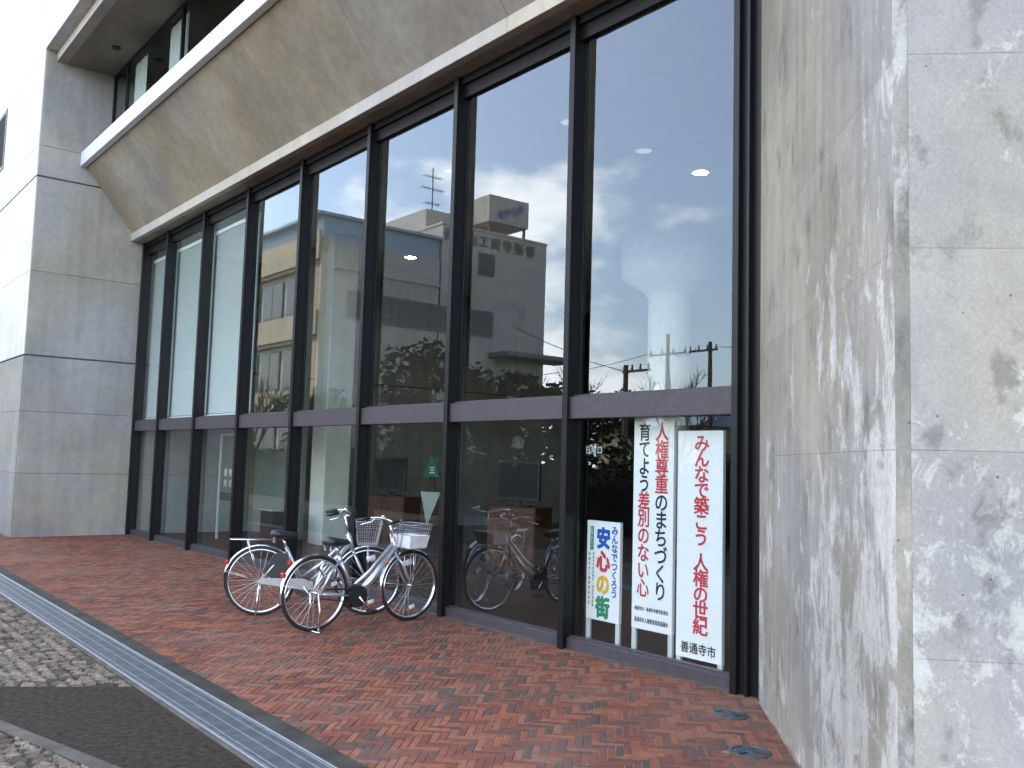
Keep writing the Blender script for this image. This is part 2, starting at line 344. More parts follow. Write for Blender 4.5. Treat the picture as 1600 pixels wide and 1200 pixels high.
def clip(poly, tests):
    for (a, b, c) in tests:             # keep a*x+b*y <= c
        out = []
        for i in range(len(poly)):
            p, q = poly[i-1], poly[i]; dp = a*p[0]+b*p[1]-c; dq = a*q[0]+b*q[1]-c
            if (dp <= 0) != (dq <= 0): t = dp/(dp-dq); out.append((p[0]+t*(q[0]-p[0]), p[1]+t*(q[1]-p[1])))
            if dq <= 0: out.append(q)
        poly = out
        if len(poly) < 3: return []
    return poly
def slab_piece(mb, poly, z0, z1, ch, jit=None):
    n = len(poly); cx = sum(p[0] for p in poly)/n; cy_ = sum(p[1] for p in poly)/n
    top = []
    for p in poly:
        d = sqrt((p[0]-cx)**2+(p[1]-cy_)**2) or 1; k = max(0, 1-ch*1.3/d); top.append((cx+(p[0]-cx)*k, cy_+(p[1]-cy_)*k))
    zz = [z1+(jit() if jit else 0) for _ in top]
    mb.add([(p[0], p[1], z0) for p in poly]+[(p[0], p[1], z1-ch) for p in poly]+[(t[0], t[1], z) for t, z in zip(top, zz)],
           [tuple(range(2*n, 3*n))]+[(i, (i+1) % n, (i+1) % n+n, i+n) for i in range(n)]+[(i+n, (i+1) % n+n, (i+1) % n+2*n, i+2*n) for i in range(n)])
def px(x, y, z=0):
    v = Vector((x, y, z))-CAM; d = v.dot(VD)
    if d < 0.3: return None
    return (800+FPX*v.dot(VR)/d, 600-FPX*v.dot(VU)/d, d)
def in_view(x, y):
    q = px(x, y); return q and -20 < q[0] < 1620 and 0 < q[1] < 1215 and q
rnd = random.Random(11)
Wb, Lb, J = 0.045, 0.18, 0.0046
s2 = sqrt(0.5)
def uv2(u, v): return (u*s2 - v*s2 + 0.013, u*s2 + v*s2 - 0.02)          # u: right along the picture, v: away
A_T = [(0, -1, 2.827), (0, 1, 0.029), (1, 1, 0.205), (-1, 0, 14.02), (1, 0, 2.6)]
B_T = [(0, -1, 2.827), (0, 1, -1.935), (1, 0, -14.024), (-1, 0, 20)]
C_T = [(0, -1, 2.827), (0, 1, -1.2), (1, -1, 6.0), (-1, -1, -0.35)]
COVERS = [(0.322, -0.445, 0.115), (0.862, -0.970, 0.115)]
full = []; rest = MB()
for t in range(-300, 300):
    for mq in range(-70, 70):
        for kind in (0, 1):
            u0, v0 = (t+8*mq)*Wb, (t+kind)*Wb
            cu, cv = (u0+Lb/2, v0+Wb/2) if kind == 0 else (u0+Wb/2, v0+Lb/2)
            x, y = uv2(cu, cv)
            if not (-20.2 < x < 2.8 and -3.0 < y < 0.2): continue
            if kind == 0: R = (u0+J/2, u0+Lb-J/2, v0+J/2, v0+Wb-J/2)
            else: R = (u0+J/2, u0+Wb-J/2, v0+J/2, v0+Lb-J/2)
            poly = [uv2(R[0], R[2]), uv2(R[1], R[2]), uv2(R[1], R[3]), uv2(R[0], R[3])]
            for T in (A_T, B_T):
                pc_ = clip(poly, T)
                if not pc_: continue
                whole = len(pc_) == 4 and all(abs(p[0]-q[0])+abs(p[1]-q[1]) < 1e-9 for p, q in zip(sorted(pc_), sorted(poly)))
                q = in_view(x, y)
                near_cover = any((x-c[0])**2+(y-c[1])**2 < (c[2]+0.1)**2 for c in COVERS)
                if any((x-c[0])**2+(y-c[1])**2 < (c[2]-0.05)**2 for c in COVERS): continue
                dz = rnd.uniform(-0.0018, 0.0018)
                if whole and q and not near_cover: full.append((q[2], x, y, kind, dz, pc_))
                else: slab_piece(rest, pc_, -0.03, dz, 0.003)
full.sort(key=lambda a: a[0])
def brick_mesh(kind):
    mb = MB(); a, b = (Lb-J)/2, (Wb-J)/2
    slab_piece(mb, [(-a, -b), (a, -b), (a, b), (-a, b)], -0.03, 0.0, 0.003)
    me = bpy.data.meshes.new('brick'); me.from_pydata(mb.v, [], mb.f); me.materials.append(M['brick1']); return me
bmesh_ = brick_mesh(0)
for i, (d, x, y, kind, dz, pc_) in enumerate(full):
    if i < 300:
        o = link('brick', bmesh_, pav); o.location = (x, y, dz); o.rotation_euler = (rnd.uniform(-.008, .008), rnd.uniform(-.004, .004), radians(45) + (pi/2 if kind else 0))
    else: slab_piece(rest, pc_, -0.03, dz, 0.003)
tag(rest.build('brick_field', 'brickN', pav), kind='stuff')

# dark kerb strip, trench drain, granite sett fields
tag(CB(-60, 40, -2.958, -2.833, -0.12, 0.006, 0.006).build('kerb_strip', 'kerb'), kind='structure')
drain = thing('trench_drain', 'long blue-grey galvanised steel trench drain beside the brick paving', 'drain', (0, -3.1, 0))
B(-24, 12, -0.17, 0.13, -0.2, -0.06).build('drain_pit', 'pit', drain)
for yy in (-0.157, 0.128): CB(-24, 12, yy-0.006, yy+0.006, -0.06, 0.007, 0.002).build('edge_angle', 'galv_hi', drain)
gm = MB()
for yy in (-0.142, -0.11, -0.02, 0.06, 0.112): gm.box(0.004, 0.992, yy-0.004, yy+0.004, -0.03, 0.003)
gr0 = gm.build('grating', 'galv_hi', drain); gr0.location = (-24, 0, 0)
cm = MB()
for i in range(66): cm.box(0.004+i*0.015, 0.0125+i*0.015, -0.148, 0.118, -0.028, 0.0)
cb0 = cm.build('cross_bar', 'galv', gr0); tag(cb0, kind='stuff')
for i in range(1, 36):
    g2 = link('grating', gr0.data, drain); g2.location = (-24+i, 0, 0); c2 = link('cross_bar', cb0.data, g2); tag(c2, kind='stuff')
tag(CB(-60, 40, -3.295, -3.262, -0.12, 0.002, 0.004).build('drain_edging', 'kerb2'), kind='structure')

setts = tag(B(-10, 0.5, -5.4, -3.300, -0.11, -0.008).build('sett_paving', 'kerb'), kind='structure')
d1 = Vector((0.53, 0.85)).normalized(); n1 = (d1.y, -d1.x)
F1 = [(0, 1, -3.305), (n1[0], n1[1], n1[0]*-2.35+n1[1]*-3.26+0.05), (-1, 0, 9.9), (0, -1, 5.3)]
d2 = Vector((1.217, 0.324)).normalized(); n2 = (-d2.y, d2.x)
F2 = [(n2[0], n2[1], n2[0]*-1.975+n2[1]*-4.16-0.10), (1, 0, 0.45), (0, -1, 5.3), (-n1[0], -n1[1], -(n1[0]*-2.35+n1[1]*-3.26)-0.35)]
sf = []; srest = MB()
for F in (F1, F2):
    for i in range(-85, 85):
        for j in range(-95, 95):
            a = radians(51); cu, cv = i*0.112+(j % 2)*0.055, j*0.070
            x0, y0 = -3.5+cu*cos(a)-cv*sin(a), -4.2+cu*sin(a)+cv*cos(a)
            if not (-10 < x0 < 0.6 and -5.4 < y0 < -3.2): continue
            x0 += rnd.uniform(-.012, .012); y0 += rnd.uniform(-.008, .008); hx, hy = 0.053+rnd.uniform(-.014, .005), 0.033+rnd.uniform(-.008, .003); rz = a+rnd.uniform(-.14, .14)
            poly = []
            for (su, sv) in ((-1,-.6),(-.7,-1),(.7,-1),(1,-.6),(1,.6),(.7,1),(-.7,1),(-1,.6)):
                su *= hx*rnd.uniform(.9, 1.05); sv *= hy*rnd.uniform(.88, 1.05); poly.append((x0+su*cos(rz)-sv*sin(rz), y0+su*sin(rz)+sv*cos(rz)))
            if F is F1 and n1[0]*x0+n1[1]*y0 > n1[0]*-2.35+n1[1]*-3.26: continue
            pc_ = clip(poly, F)
            if not pc_: continue
            q = in_view(x0, y0)
            sf.append((q[2] if q else 99, pc_))
sf.sort(key=lambda a: a[0])
for i, (d, p_) in enumerate(sf):
    if i < 300 and d < 90:
        mb = MB(); slab_piece(mb, p_, -0.03, 0.004, 0.010, lambda: rnd.uniform(-.009, .009)); mb.build('sett', 'sett1', setts)
    else: slab_piece(srest, p_, -0.03, 0.004, 0.010, lambda: rnd.uniform(-.006, .006))
tag(srest.build('sett_field', 'settN', setts), kind='stuff')
# smooth asphalt wedge and grey edging strip laid over the sett bed
tag(MB().prism(clip([(-9.9, -5.3), (0.45, -5.3), (0.45, -3.302), (-9.9, -3.302)], [(-n1[0], -n1[1], -(n1[0]*-2.35+n1[1]*-3.26)-0.006), (-n2[0], -n2[1], -(n2[0]*-1.975+n2[1]*-4.16))]), 2, -0.03, -0.002).build('asphalt_wedge', 'asphalt'), kind='structure')
e0 = Vector((-1.975, -4.16)); nn = Vector(n2)
st = [e0-d2*0.9-nn*0.003, e0+d2*2.3-nn*0.003, e0+d2*2.3-nn*0.095, e0-d2*0.9-nn*0.095]
tag(MB().prism([tuple(p) for p in st[::-1]], 2, -0.03, 0.003).build('edging_strip', 'kerb2'), kind='structure')

# ================================================================== THE CIVIC BUILDING
bld = thing('civic_building', 'concrete public hall with tall dark-framed glass front and slanted soffit', 'building')
def lifts(parent, name, mat, x0, x1, y0, y1, zs, c=0.007):
    for a, b in zip(zs[:-1], zs[1:]): CB(x0, x1, y0, y1, a+0.0015, b-0.0015, c).build(name, mat, parent)
XL, YF = -14.03, -1.90
pier = B(-24.0, XL-0.03, YF+0.03, 13.9, 0, 14.0).build('end_wall', 'conc_core', bld)
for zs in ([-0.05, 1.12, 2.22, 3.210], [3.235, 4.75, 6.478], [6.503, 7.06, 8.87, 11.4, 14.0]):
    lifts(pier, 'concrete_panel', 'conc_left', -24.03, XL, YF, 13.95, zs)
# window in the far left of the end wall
for zz, mt_ in (((0, 1.12), 'conc_left'), ((1.12, 2.22), 'conc_left'), ((2.22, 3.21), 'conc_left'), ((3.235, 4.75), 'conc_overlit'), ((4.75, 6.478), 'conc_overlit'), ((6.503, 7.06), 'conc_overlit'), ((7.06, 8.87), 'conc_overlit'), ((8.87, 11.4), 'conc_overlit'), ((11.4, 14.0), 'conc_overlit')):
    CB(-24.02, XL-0.012, YF-0.022, YF-0.001, zz[0]+0.0015, zz[1]-0.0015, 0.005).build('face_panel', mt_, pier)  # upper lifts whitened for daylight glare, bottom lifts keep the grey concrete
wn = MB().box(-19.3, -17.42, YF-0.040, YF-0.0225, 7.42, 8.72).build('end_window', 'o_frame', pier)
B(-19.22, -17.50, YF-0.044, YF-0.0405, 7.50, 8.64).build('pane', 'pit', wn)
XR = 12.0
uw = B(XL, XR, -1.66, -1.55, 8.80, 14.0).build('upper_wall', 'conc_core', bld)
for i in range(8):
    a, b = XL+0.004+i*3.25, XL+(i+1)*3.25
    for zz in ((8.87, 11.4), (11.402, 14.0)): CB(a, b, YF-0.02, -1.662, zz[0], zz[1], 0.006).build('concrete_panel', 'conc_overlit', uw)
ceil = MB().box(XL, XR, -1.548, -0.62, 8.69, 8.95).build('recess_ceiling', 'conc_soffit', bld)
B(XL, XR, -1.72, -1.549, 8.688, 8.868).build('ceiling_edge_strip', 'conc_band', bld)
dl = MB().lathe([(0.075, 0), (0.075, 0.03), (0.05, 0.03), (0.045, 0.045)], (-12.66, -1.06, 8.655), 20).build('recess_downlight', 'blackpl', bld)
B(-24, XR, -1.5, 13.9, 13.9, 14.1).build('roof', 'conc_left', bld)
B(XL, XR, 13.7, 13.95, 0, 13.9).build('back_wall', 'conc_in', bld)
B(XR, XR+0.2, 0.3, 13.9, 0, 14.0).build('side_wall', 'conc_left', bld)
# recessed upper windows behind the lip
YW = -0.68
frames = MB()
for x in [XL+0.03]+[XL+0.85+i*2.9 for i in range(0, 6)]: frames.box(x-0.025, x+0.025, YW-0.03, YW+0.03, 7.00, 8.62)
frames.box(XL, 3.5, YW-0.035, YW+0.035, 8.62, 8.69).box(XL, 3.5, YW-0.035, YW+0.035, 6.94, 7.0)
fr = frames.build('upper_window_frame', 'steel', bld)
xs = [XL+0.03]+[XL+0.85+i*2.9 for i in range(0, 6)]
for a, b in zip(xs[:-1], xs[1:]): B(a+0.026, b-0.026, YW-0.004, YW+0.004, 7.0, 8.62).build('upper_pane', 'glass', bld)
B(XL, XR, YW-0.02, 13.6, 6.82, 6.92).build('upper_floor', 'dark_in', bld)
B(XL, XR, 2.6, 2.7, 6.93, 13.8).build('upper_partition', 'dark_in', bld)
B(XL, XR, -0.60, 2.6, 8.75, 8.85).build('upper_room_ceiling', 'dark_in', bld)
def curtain(x0, x1, y, z0, z1, folds, label):
    mb = MB(); n = folds*6; ps = [(x0+(x1-x0)*i/n, y+0.02*sin(i*pi/3)+0.006*sin(i*1.7)) for i in range(n+1)]
    poly = ps+[(p[0], p[1]+0.004) for p in ps[::-1]]
    vs = [(p[0], p[1], z0) for p in ps]+[(p[0], p[1], z1) for p in ps]+[(p[0], p[1]+0.004, z0) for p in ps]+[(p[0], p[1]+0.004, z1) for p in ps]
    k = n+1; fs = []
    for i in range(n): fs += [(i, i+1, i+1+k, i+k), (i+2*k, i+3*k, i+1+3*k, i+1+2*k)]
    mb.add(vs, fs); tag(mb.build('curtain', 'curtain', None, True), label, 'curtain')
curtain(-13.1+0.05, -12.35, -0.60, 6.95, 8.6, 6, 'dim pale curtain at the far left end of the upper windows')
curtain(-11.15, -10.28, -0.60, 6.95, 8.6, 8, 'pale gathered curtain panel in the upper window above the slanted soffit')
# lip, slanted soffit, band
lip = B(XL, 4.0, -1.10, -0.72, 6.83, 6.95).build('lip', 'conc_soffit', bld)
xl = [XL, -11.62, -9.38, -7.14, -4.9, -2.66, -0.4, 1.8, 4.0]
for a, b in zip(xl[:-1], xl[1:]):
    CB(a+0.002, b-0.002, -1.205, -1.102, 6.82, 7.085, 0.006).build('lip_flashing', 'flash', lip)
sof = MB().prism([(-0.14, 5.74), (0.03, 5.74), (-0.80, 6.83), (-1.02, 6.83)], 0, XL, 4.0).build('slanted_soffit', 'conc_core', bld)
xj = [XL, -11.4, -9.16, -6.93, -4.70, -2.47, -0.24, 2.0, 4.0]
for a, b in zip(xj[:-1], xj[1:]):
    MB().prism([(-0.208, 5.722), (-0.145, 5.722), (-1.025, 6.825), (-1.09, 6.825)], 0, a+0.003, b-0.003).build('soffit_panel', 'conc_soffit', sof)
band = B(XL, 4.0, -0.14, 0.3, 5.567, 5.72).build('soffit_band', 'conc_core', bld)
xb = [XL, -11.2, -6.8, -2.47, 4.0]
for a, b in zip(xb[:-1], xb[1:]):
    CB(a+0.002, b-0.002, -0.228, -0.141, 5.565, 5.720, 0.004).build('band_face', 'conc_band', band)
    B(a+0.002, b-0.002, -0.1405, 0.03, 5.56, 5.566).build('band_underside', 'conc_soffit', band)
# glazing
MX = [-0.034-1.8*k for k in range(8)]
def mullion(x, last=False):
    mb = MB().cbox(x, x+0.066, 0.0, 0.02, 0, 5.558, 0.003).box(x+0.019, x+0.041, 0.0201, 0.1599, 0, 5.558).cbox(x, x+0.06, 0.16, 0.182, 0, 5.558, 0.003)
    return mb.build('mullion', 'steel', bld)
for x in MX[1:]: mullion(x)
MB().cbox(XL+0.002, XL+0.075, 0.0, 0.02, 0, 5.558, 0.003).box(XL+0.002, XL+0.05, 0.0201, 0.182, 0, 5.558).build('end_mullion', 'steel', bld)
jb = MB().cbox(MX[0], MX[0]+0.055, 0.0, 0.18, 0, 8.0, 0.003).box(MX[0]+0.0551, 0.085, 0.045, 0.18, 0, 8.0).cbox(0.0851, 0.105, 0.012, 0.18, 0, 8.0, 0.002).box(0.1051, 0.30, 0.060, 0.18, 0, 8.0)
jb.build('corner_jamb', 'jamb', bld)
bays = list(zip([x+0.0412 for x in MX[1:]]+[XL+0.0502], MX[:1]+[x+0.0188 for x in MX[1:]]))
ZT = (1.945, 2.135)
for i, (a, b) in enumerate(bays):
    MB().cbox(a, b, 0.040, 0.158, ZT[0], ZT[1], 0.004).box(a, b, 0.10, 0.157, ZT[1], ZT[1]+0.022).build('transom', 'steel_lt', bld)
    MB().cbox(a, b, 0.074, 0.158, 0, 0.092, 0.004).box(a, b, 0.11, 0.155, 0.092, 0.106).build('sill', 'steel_lt', bld)
    MB().box(a, b, 0.09, 0.159, 5.35, 5.558).box(a, b, 0.05, 0.0899, 5.48, 5.558).build('head_rail', 'steel', bld)
    for (z0, z1) in ((0.106, ZT[0]), (ZT[1]+0.022, 5.35)):
        mb = B(-(b-a)/2, (b-a)/2, -0.005, 0.005, 0, z1-z0)
        p = mb.build('glass_pane', 'glass', bld); p.location = ((a+b)/2, 0.135, z0)
        p.rotation_euler = (rnd.uniform(-0.002, 0.002), 0, rnd.uniform(-0.002, 0.002))
B(-14.02, 0.2, 0.030, 0.0735, -0.02, 0.0035).build('threshold', 'kerb2', bld)
# 45 degree wing wall
wing = thing('wing_wall', 'weathered blotchy concrete wing wall standing at 45 degrees on the right', 'wall', (0.17, 0.06, 0), radians(-45))
TH = 0.545; LW = 3.10
MB().prism([(0.0, 0.03), (LW-0.05, 0.03), (LW-0.05, TH-0.03), (0.0, TH-0.03)], 2, 0, 9.0).build('core', 'conc_core', wing)
zj = [-0.05, 0.169, 0.906, 1.645, 2.385, 3.122, 3.86, 5.4, 7.1, 8.86]
ch = 0.042
M['w_splay'] = M['conc_splay']; M['w_front'] = M['conc_front']
def wingpanel(poly, z0, z1, mat, nm='concrete_panel'):
    g_ = 0.0006
    MB().prism(poly, 2, z0+g_, z1-g_).build(nm, mat, wing)
for a, b in zip(zj[:-1], zj[1:]):
    wingpanel([(-0.12, 0.0), (1.249, 0.0), (1.249, 0.029), (-0.12, 0.029)], a, b, 'conc_splay')
    wingpanel([(1.251, 0.0), (LW-ch, 0.0), (LW-0.052, 0.029), (1.251, 0.029)], a, b, 'conc_splay')
    wingpanel([(LW, ch), (LW, TH-ch), (LW-0.049, TH-ch), (LW-0.049, ch)], a, b, 'conc_front')
    wingpanel([(0, TH-0.029), (LW-ch, TH-0.029), (LW-ch, TH), (0, TH)], a, b, 'conc_splay')
for z0, z1 in ((0, 8.86),):
    MB().prism([(LW-ch+0.001, 0.0), (LW, ch-0.001), (LW-0.049, ch-0.001), (LW-0.051, 0.0285)], 2, z0, z1).build('chamfer', 'conc_edge', wing)
    MB().prism([(LW, TH-ch+0.001), (LW-ch+0.001, TH), (LW-ch+0.001, TH-0.0285), (LW-0.049, TH-ch+0.001)], 2, z0, z1).build('chamfer', 'conc_edge', wing)
MB().box(0.75, XR, 0.30, 0.55, 0, 8.8).build('right_wall', 'conc_left', bld)
# interior shell and columns
B(XL, XR, 0.186, 13.7, -0.10, 0.0).build('interior_floor', 'floor_in', bld)
B(XL, XR, 0.31, 13.7, 5.57, 5.69).build('interior_ceiling', 'conc_in', bld)
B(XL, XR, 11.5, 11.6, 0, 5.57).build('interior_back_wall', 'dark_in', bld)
B(XL, -11.9, 2.5, 2.6, 0, 5.57).build('interior_partition', 'wall_in', bld)
CB(-11.12, -10.60, 2.30, 2.82, 0, 5.57, 0.02).build('interior_column', 'conc_in', bld)
MB().lathe([(0.38, 0), (0.38, 4.5), (0.46, 4.62), (0.86, 4.85), (0.87, 5.40), (0.87, 5.57)], (-6.67, 6.86, 0), 40).build('mushroom_column', 'conc_in', bld, True)

# ================================================================== THINGS AT THE GLASS
def sign(name, label, x0, x1, y, zt, zb, depth=0.035, rz=0.0):
    t = thing(name, label, 'sign', ((x0+x1)/2, y, 0), rz); hw = (x1-x0)/2
    CB(-hw, hw, 0, depth, zb, zt, 0.003).build('board', 'white', t)
    for s_ in (-1, 1): CB(s_*hw-(0.045 if s_ > 0 else 0), s_*hw+(0.045 if s_ < 0 else 0), 0.004, depth-0.004, 0, zb-0.001, 0.003).build('leg', 'leg', t)
    return t, hw
def vline(t, nm, segs, u, ztop, pitch, sx_, sy_, bold, yo=-0.0025):
    z = ztop
    for text, ink in segs:
        items = []
        for ch_ in text:
            if ch_ != ' ': items.append((ch_, u, z-pitch/2, sx_, sy_, bold))
            z -= pitch if ch_ != ' ' else pitch*0.55
        letters(items, lambda a, b: (a, yo, b)).build(nm, ink, t)
t, hw = sign('notice_board', 'small white board in colours, leftmost of the three signs behind the glass', -1.735, -1.34, 0.24, 1.078, 0.248)
zs = 1.03
for ch_, ink in (('安', 'blue'), ('心', 'red'), ('の', 'yellow'), ('街', 'green')):
    letters([(ch_, 0.005, zs-0.095, 0.165, 0.185, 0.05)], lambda a, b: (a, -0.0025, b)).build('lettering', ink, t); zs -= 0.192
vline(t, 'lettering', [('みんなでつくろう', 'blue')], 0.138, 1.045, 0.074, 0.078, 0.08, 0.03)
B(-0.155, -0.115, -0.003, -0.0005, 0.83, 1.03).build('green_panel', 'green', t)
vline(t, 'lettering', [('犯罪のない', 'white')], -0.135, 1.022, 0.036, 0.03, 0.034, 0.0, -0.0045)
vline(t, 'lettering', [('善通寺市防犯協会・善通寺警察署', 'black')], -0.113, 0.815, 0.031, 0.026, 0.026, 0.0)
vline(t, 'lettering', [('善通寺市人権擁護委員会', 'black')], -0.16, 0.815, 0.041, 0.028, 0.028, 0.0)
t, hw = sign('slogan_board', 'tallest white board with two columns of red and black writing, middle of three signs', -1.195, -0.765, 0.235, 1.957, 0.252)
vline(t, 'lettering', [('人権尊重', 'red'), ('のまちづくり', 'black')], 0.093, 1.90, 0.140, 0.145, 0.158, 0.018)
vline(t, 'lettering', [('育てよう', 'black'), ('差別のない心', 'red')], -0.093, 1.90, 0.139, 0.135, 0.155, 0.018)
def hline(t, text, z, size, ink='black', wid=None, bold=0.0):
    n = len(text); p_ = (wid or n*size)/n
    letters([(c, -(n-1)*p_/2+i*p_, z, min(p_*0.98, size), size, bold) for i, c in enumerate(text)], lambda a, b: (a, -0.0025, b)).build('lettering', ink, t)
hline(t, '善通寺市・善通寺市教育委員会', 0.415, 0.036, 'black', 0.36, 0.01)
hline(t, '善通寺市人権教育推進協議会', 0.325, 0.042, 'black', 0.36, 0.01)
t, hw = sign('slogan_board', 'white board with a single column of red writing, rightmost sign beside the dark jamb', -0.715, -0.275, 0.225, 1.838, 0.116)
vline(t, 'lettering', [('みんなで築こう 人権の世紀', 'red')], 0.02, 1.80, 0.119, 0.15, 0.140, 0.022)
hline(t, '善通寺市', 0.195, 0.088, 'black', 0.34, 0.015)

# two round covers in the brick paving
for i, (x, y, r) in enumerate(COVERS):
    t = thing('drain_cover', ('round blue-grey iron cover in the bricks nearest the dark glass jamb', 'round blue-grey iron cover in the bricks closer to the camera by the wing wall')[i], 'cover', (x, y, 0), 0.5, 'round covers by the wing wall')
    MB().lathe([(r, -0.03), (r, 0.004), (r-0.004, 0.007), (r-0.016, 0.007), (r-0.018, 0.001), (r-0.022, -0.001)], n=36).build('ring', 'iron', t)
    sp = MB()
    for k in range(4):
        a = k*pi/2+0.4
        sp.add([( (r-0.02)*cos(a-0.45), (r-0.02)*sin(a-0.45), 0.0035), ((r-0.02)*cos(a), (r-0.02)*sin(a), 0.005), ((r-0.02)*cos(a+0.45), (r-0.02)*sin(a+0.45), 0.0035), (0.02*cos(a+0.9), 0.02*sin(a+0.9), 0.006), (0.02*cos(a-0.9), 0.02*sin(a-0.9), 0.006)], [(0, 1, 2, 3, 4)])
    sp.build('spoke_plate', 'iron', t)
    MB().lathe([(r-0.024, -0.02), (r-0.024, -0.004)], n=30).build('well', 'pit', t)
    MB().lathe([(0.024, 0.0), (0.024, 0.008), (0.018, 0.010)], n=16).build('centre_boss', 'iron', t)

# ================================================================== BICYCLES
def arc(cx, cz, r, a0, a1, n, y=0): return [(cx+r*cos(a0+(a1-a0)*i/n), y, cz+r*sin(a0+(a1-a0)*i/n)) for i in range(n+1)]
def bicycle(label, rear, front, lean, v):
    dx, dy = front[0]-rear[0], front[1]-rear[1]; wb = sqrt(dx*dx+dy*dy); rz = atan2(dy, dx)
    t = thing('bicycle', label, 'bicycle', (rear[0], rear[1], 0), rz, 'bicycles parked in front of the glass')
    t.rotation_euler = (lean, 0, rz)
    R = 0.335; H = R
    hx, hz = wb-0.215, 0.80                    # top of the head tube
    def build(mb, nm, mat, par=t, sm=True): return mb.build(nm, mat, par, sm)
    for wx in (0, wb):
        sp = MB(); steer = 0
        for k in range(28):
            a = 2*pi*k/28; b = a+(0.35 if k % 2 else -0.35); yy = 0.03 if k % 4 < 2 else -0.03
            sp.tube([(wx+0.018*cos(b), yy, H+0.018*sin(b)), (wx+(R-0.028)*cos(a), 0, H+(R-0.028)*sin(a))], 0.0010, 4, False)
        sp.tube([(wx, -0.05, H), (wx, 0.05, H)], 0.017, 10)
        wh = build(sp, 'wheel', 'chrome')
        build(MB().tube(arc(wx, H, R-0.016, 0, 2*pi*47/48, 47), 0.0175, 8, False, True), 'tyre', 'rubber', wh)
        rm = MB()
        for yy in (-0.011, 0.011): rm.tube(arc(wx, H, R-0.033, 0, 2*pi*47/48, 47, yy), 0.0075, 6, False, True)
        rm.tube(arc(wx, H, R-0.036, 0, 2*pi*47/48, 47), 0.009, 6, False, True)
        build(rm, 'rim', 'chrome', wh)
        for k, a in enumerate((0.35,)):
            rf = MB().cbox(-0.03, 0.03, -0.008, 0.008, -0.018, 0.018, 0.004).xf(Matrix.Translation((wx+0.21*cos(a+wx), 0.0, H+0.21*sin(a-2*wx))) @ Matrix.Rotation(-a, 4, 'Y'))
            build(rf, 'spoke_reflector', 'whitepl', wh, False)
    bb = (0.42, 0, 0.285); st = (0.235, 0, 0.66)
    f = MB()
    head0 = (hx, 0, hz); head1 = (hx+0.055, 0, hz-0.17)
    f.tube([head0, head1], 0.024, 12)
    dt0 = Vector((hx+0.03, 0, hz-0.09)); 
    f.tube([dt0, Vector((0.64, 0, 0.46)), Vector((0.47, 0, 0.305))], [0.030, 0.031, 0.030] if v == 'A' else 0.026, 12)
    f.tube([Vector((hx+0.012, 0, hz-0.035)), Vector((0.58, 0, 0.50)), Vector((0.40, 0, 0.37))], 0.016, 10)
    f.tube([bb, st], 0.019, 10)
    f.tube([(bb[0], -0.045, bb[2]), (bb[0], 0.045, bb[2])], 0.024, 12)
    for s_ in (-1, 1):
        f.tube([(0, 0.06*s_, H), (0.2, 0.055*s_, 0.31), (bb[0], 0.035*s_, bb[2])], 0.010, 8)
        f.tube([(0, 0.062*s_, H), (0.11, 0.06*s_, 0.47), (0.215, 0.03*s_, 0.605), (0.25, 0.018*s_, 0.615)], 0.010, 8)
    build(f, 'frame', 'silver')
    fk = MB().tube([(hx+0.055, 0, hz-0.17), (hx+0.07, 0, hz-0.21)], 0.02, 10)
    for s_ in (-1, 1): fk.tube([(hx+0.065, 0.01*s_, hz-0.2), (hx+0.085, 0.05*s_, hz-0.235), (hx+0.14, 0.055*s_, 0.45), (wb, 0.055*s_, H)], [0.013, 0.0135, 0.012, 0.009], 8)
    build(fk, 'fork', 'silver')
    # mudguards
    for nm, cx, a0, a1 in (('rear_mudguard', 0, 0.25, pi+0.22), ('front_mudguard', wb, 0.98, pi+0.35)):
        mb = MB(); k = 28; prof = [(-0.021, -0.012), (-0.016, -0.002), (0, 0.002), (0.016, -0.002), (0.021, -0.012)]; o = 0
        vs = []
        for i in range(k+1):
            a = a0+(a1-a0)*i/k
            for (yy, rr) in prof: vs.append((cx+(R+0.016+rr)*cos(a), yy, H+(R+0.016+rr)*sin(a)))
        fs = [(i*5+j, i*5+j+1, (i+1)*5+j+1, (i+1)*5+j) for i in range(k) for j in range(4)]
        mb.add(vs, fs)
        for s_ in (-1, 1): mb.tube([(cx, 0.055*s_, H), (cx+(R+0.01)*cos(a1-0.5), 0.026*s_, H+(R+0.01)*sin(a1-0.5))], 0.0025, 5)
        build(mb, nm, 'chrome')
    # seat post and saddle
    build(MB().tube([st, (0.205, 0, 0.745)], 0.0135, 10), 'seat_post', 'chrome')
    sd_ = MB(); rings = []
    for i, (x, wd, hh, zo) in enumerate(((-0.125, .055, .03, .005), (-0.11, .085, .05, .012), (-0.06, .105, .06, .012), (0.0, .085, .055, .004), (0.06, .05, .045, .0), (0.115, .03, .035, .0), (0.14, .014, .018, -.004))):
        rings.append([(0.205+x, wd*cos(2*pi*j/12), 0.78+zo+hh*0.72*sin(2*pi*j/12)*(1 if sin(2*pi*j/12) > 0 else 1.1)) for j in range(12)])
    vs = [p for r_ in rings for p in r_]; fs = [(i*12+j, i*12+(j+1) % 12, (i+1)*12+(j+1) % 12, (i+1)*12+j) for i in range(len(rings)-1) for j in range(12)]
    fs += [tuple(range(11, -1, -1)), tuple((len(rings)-1)*12+j for j in range(12))]
    sd_.add(vs, fs); sad = build(sd_, 'saddle', 'blackpl')
    spg = MB()
    for s_ in (-1, 1): spg.tube([(0.12+0.012*sin(i*0.9), 0.05*s_+0.012*cos(i*0.9), 0.705+i*0.0022) for i in range(26)], 0.003, 5)
    build(spg, 'saddle_spring', 'chrome', sad)
    # handlebar
    zb = hz+(0.13 if v == 'A' else 0.17)
    hb = MB().tube([head0, (hx-0.035, 0, zb)], 0.012, 8)
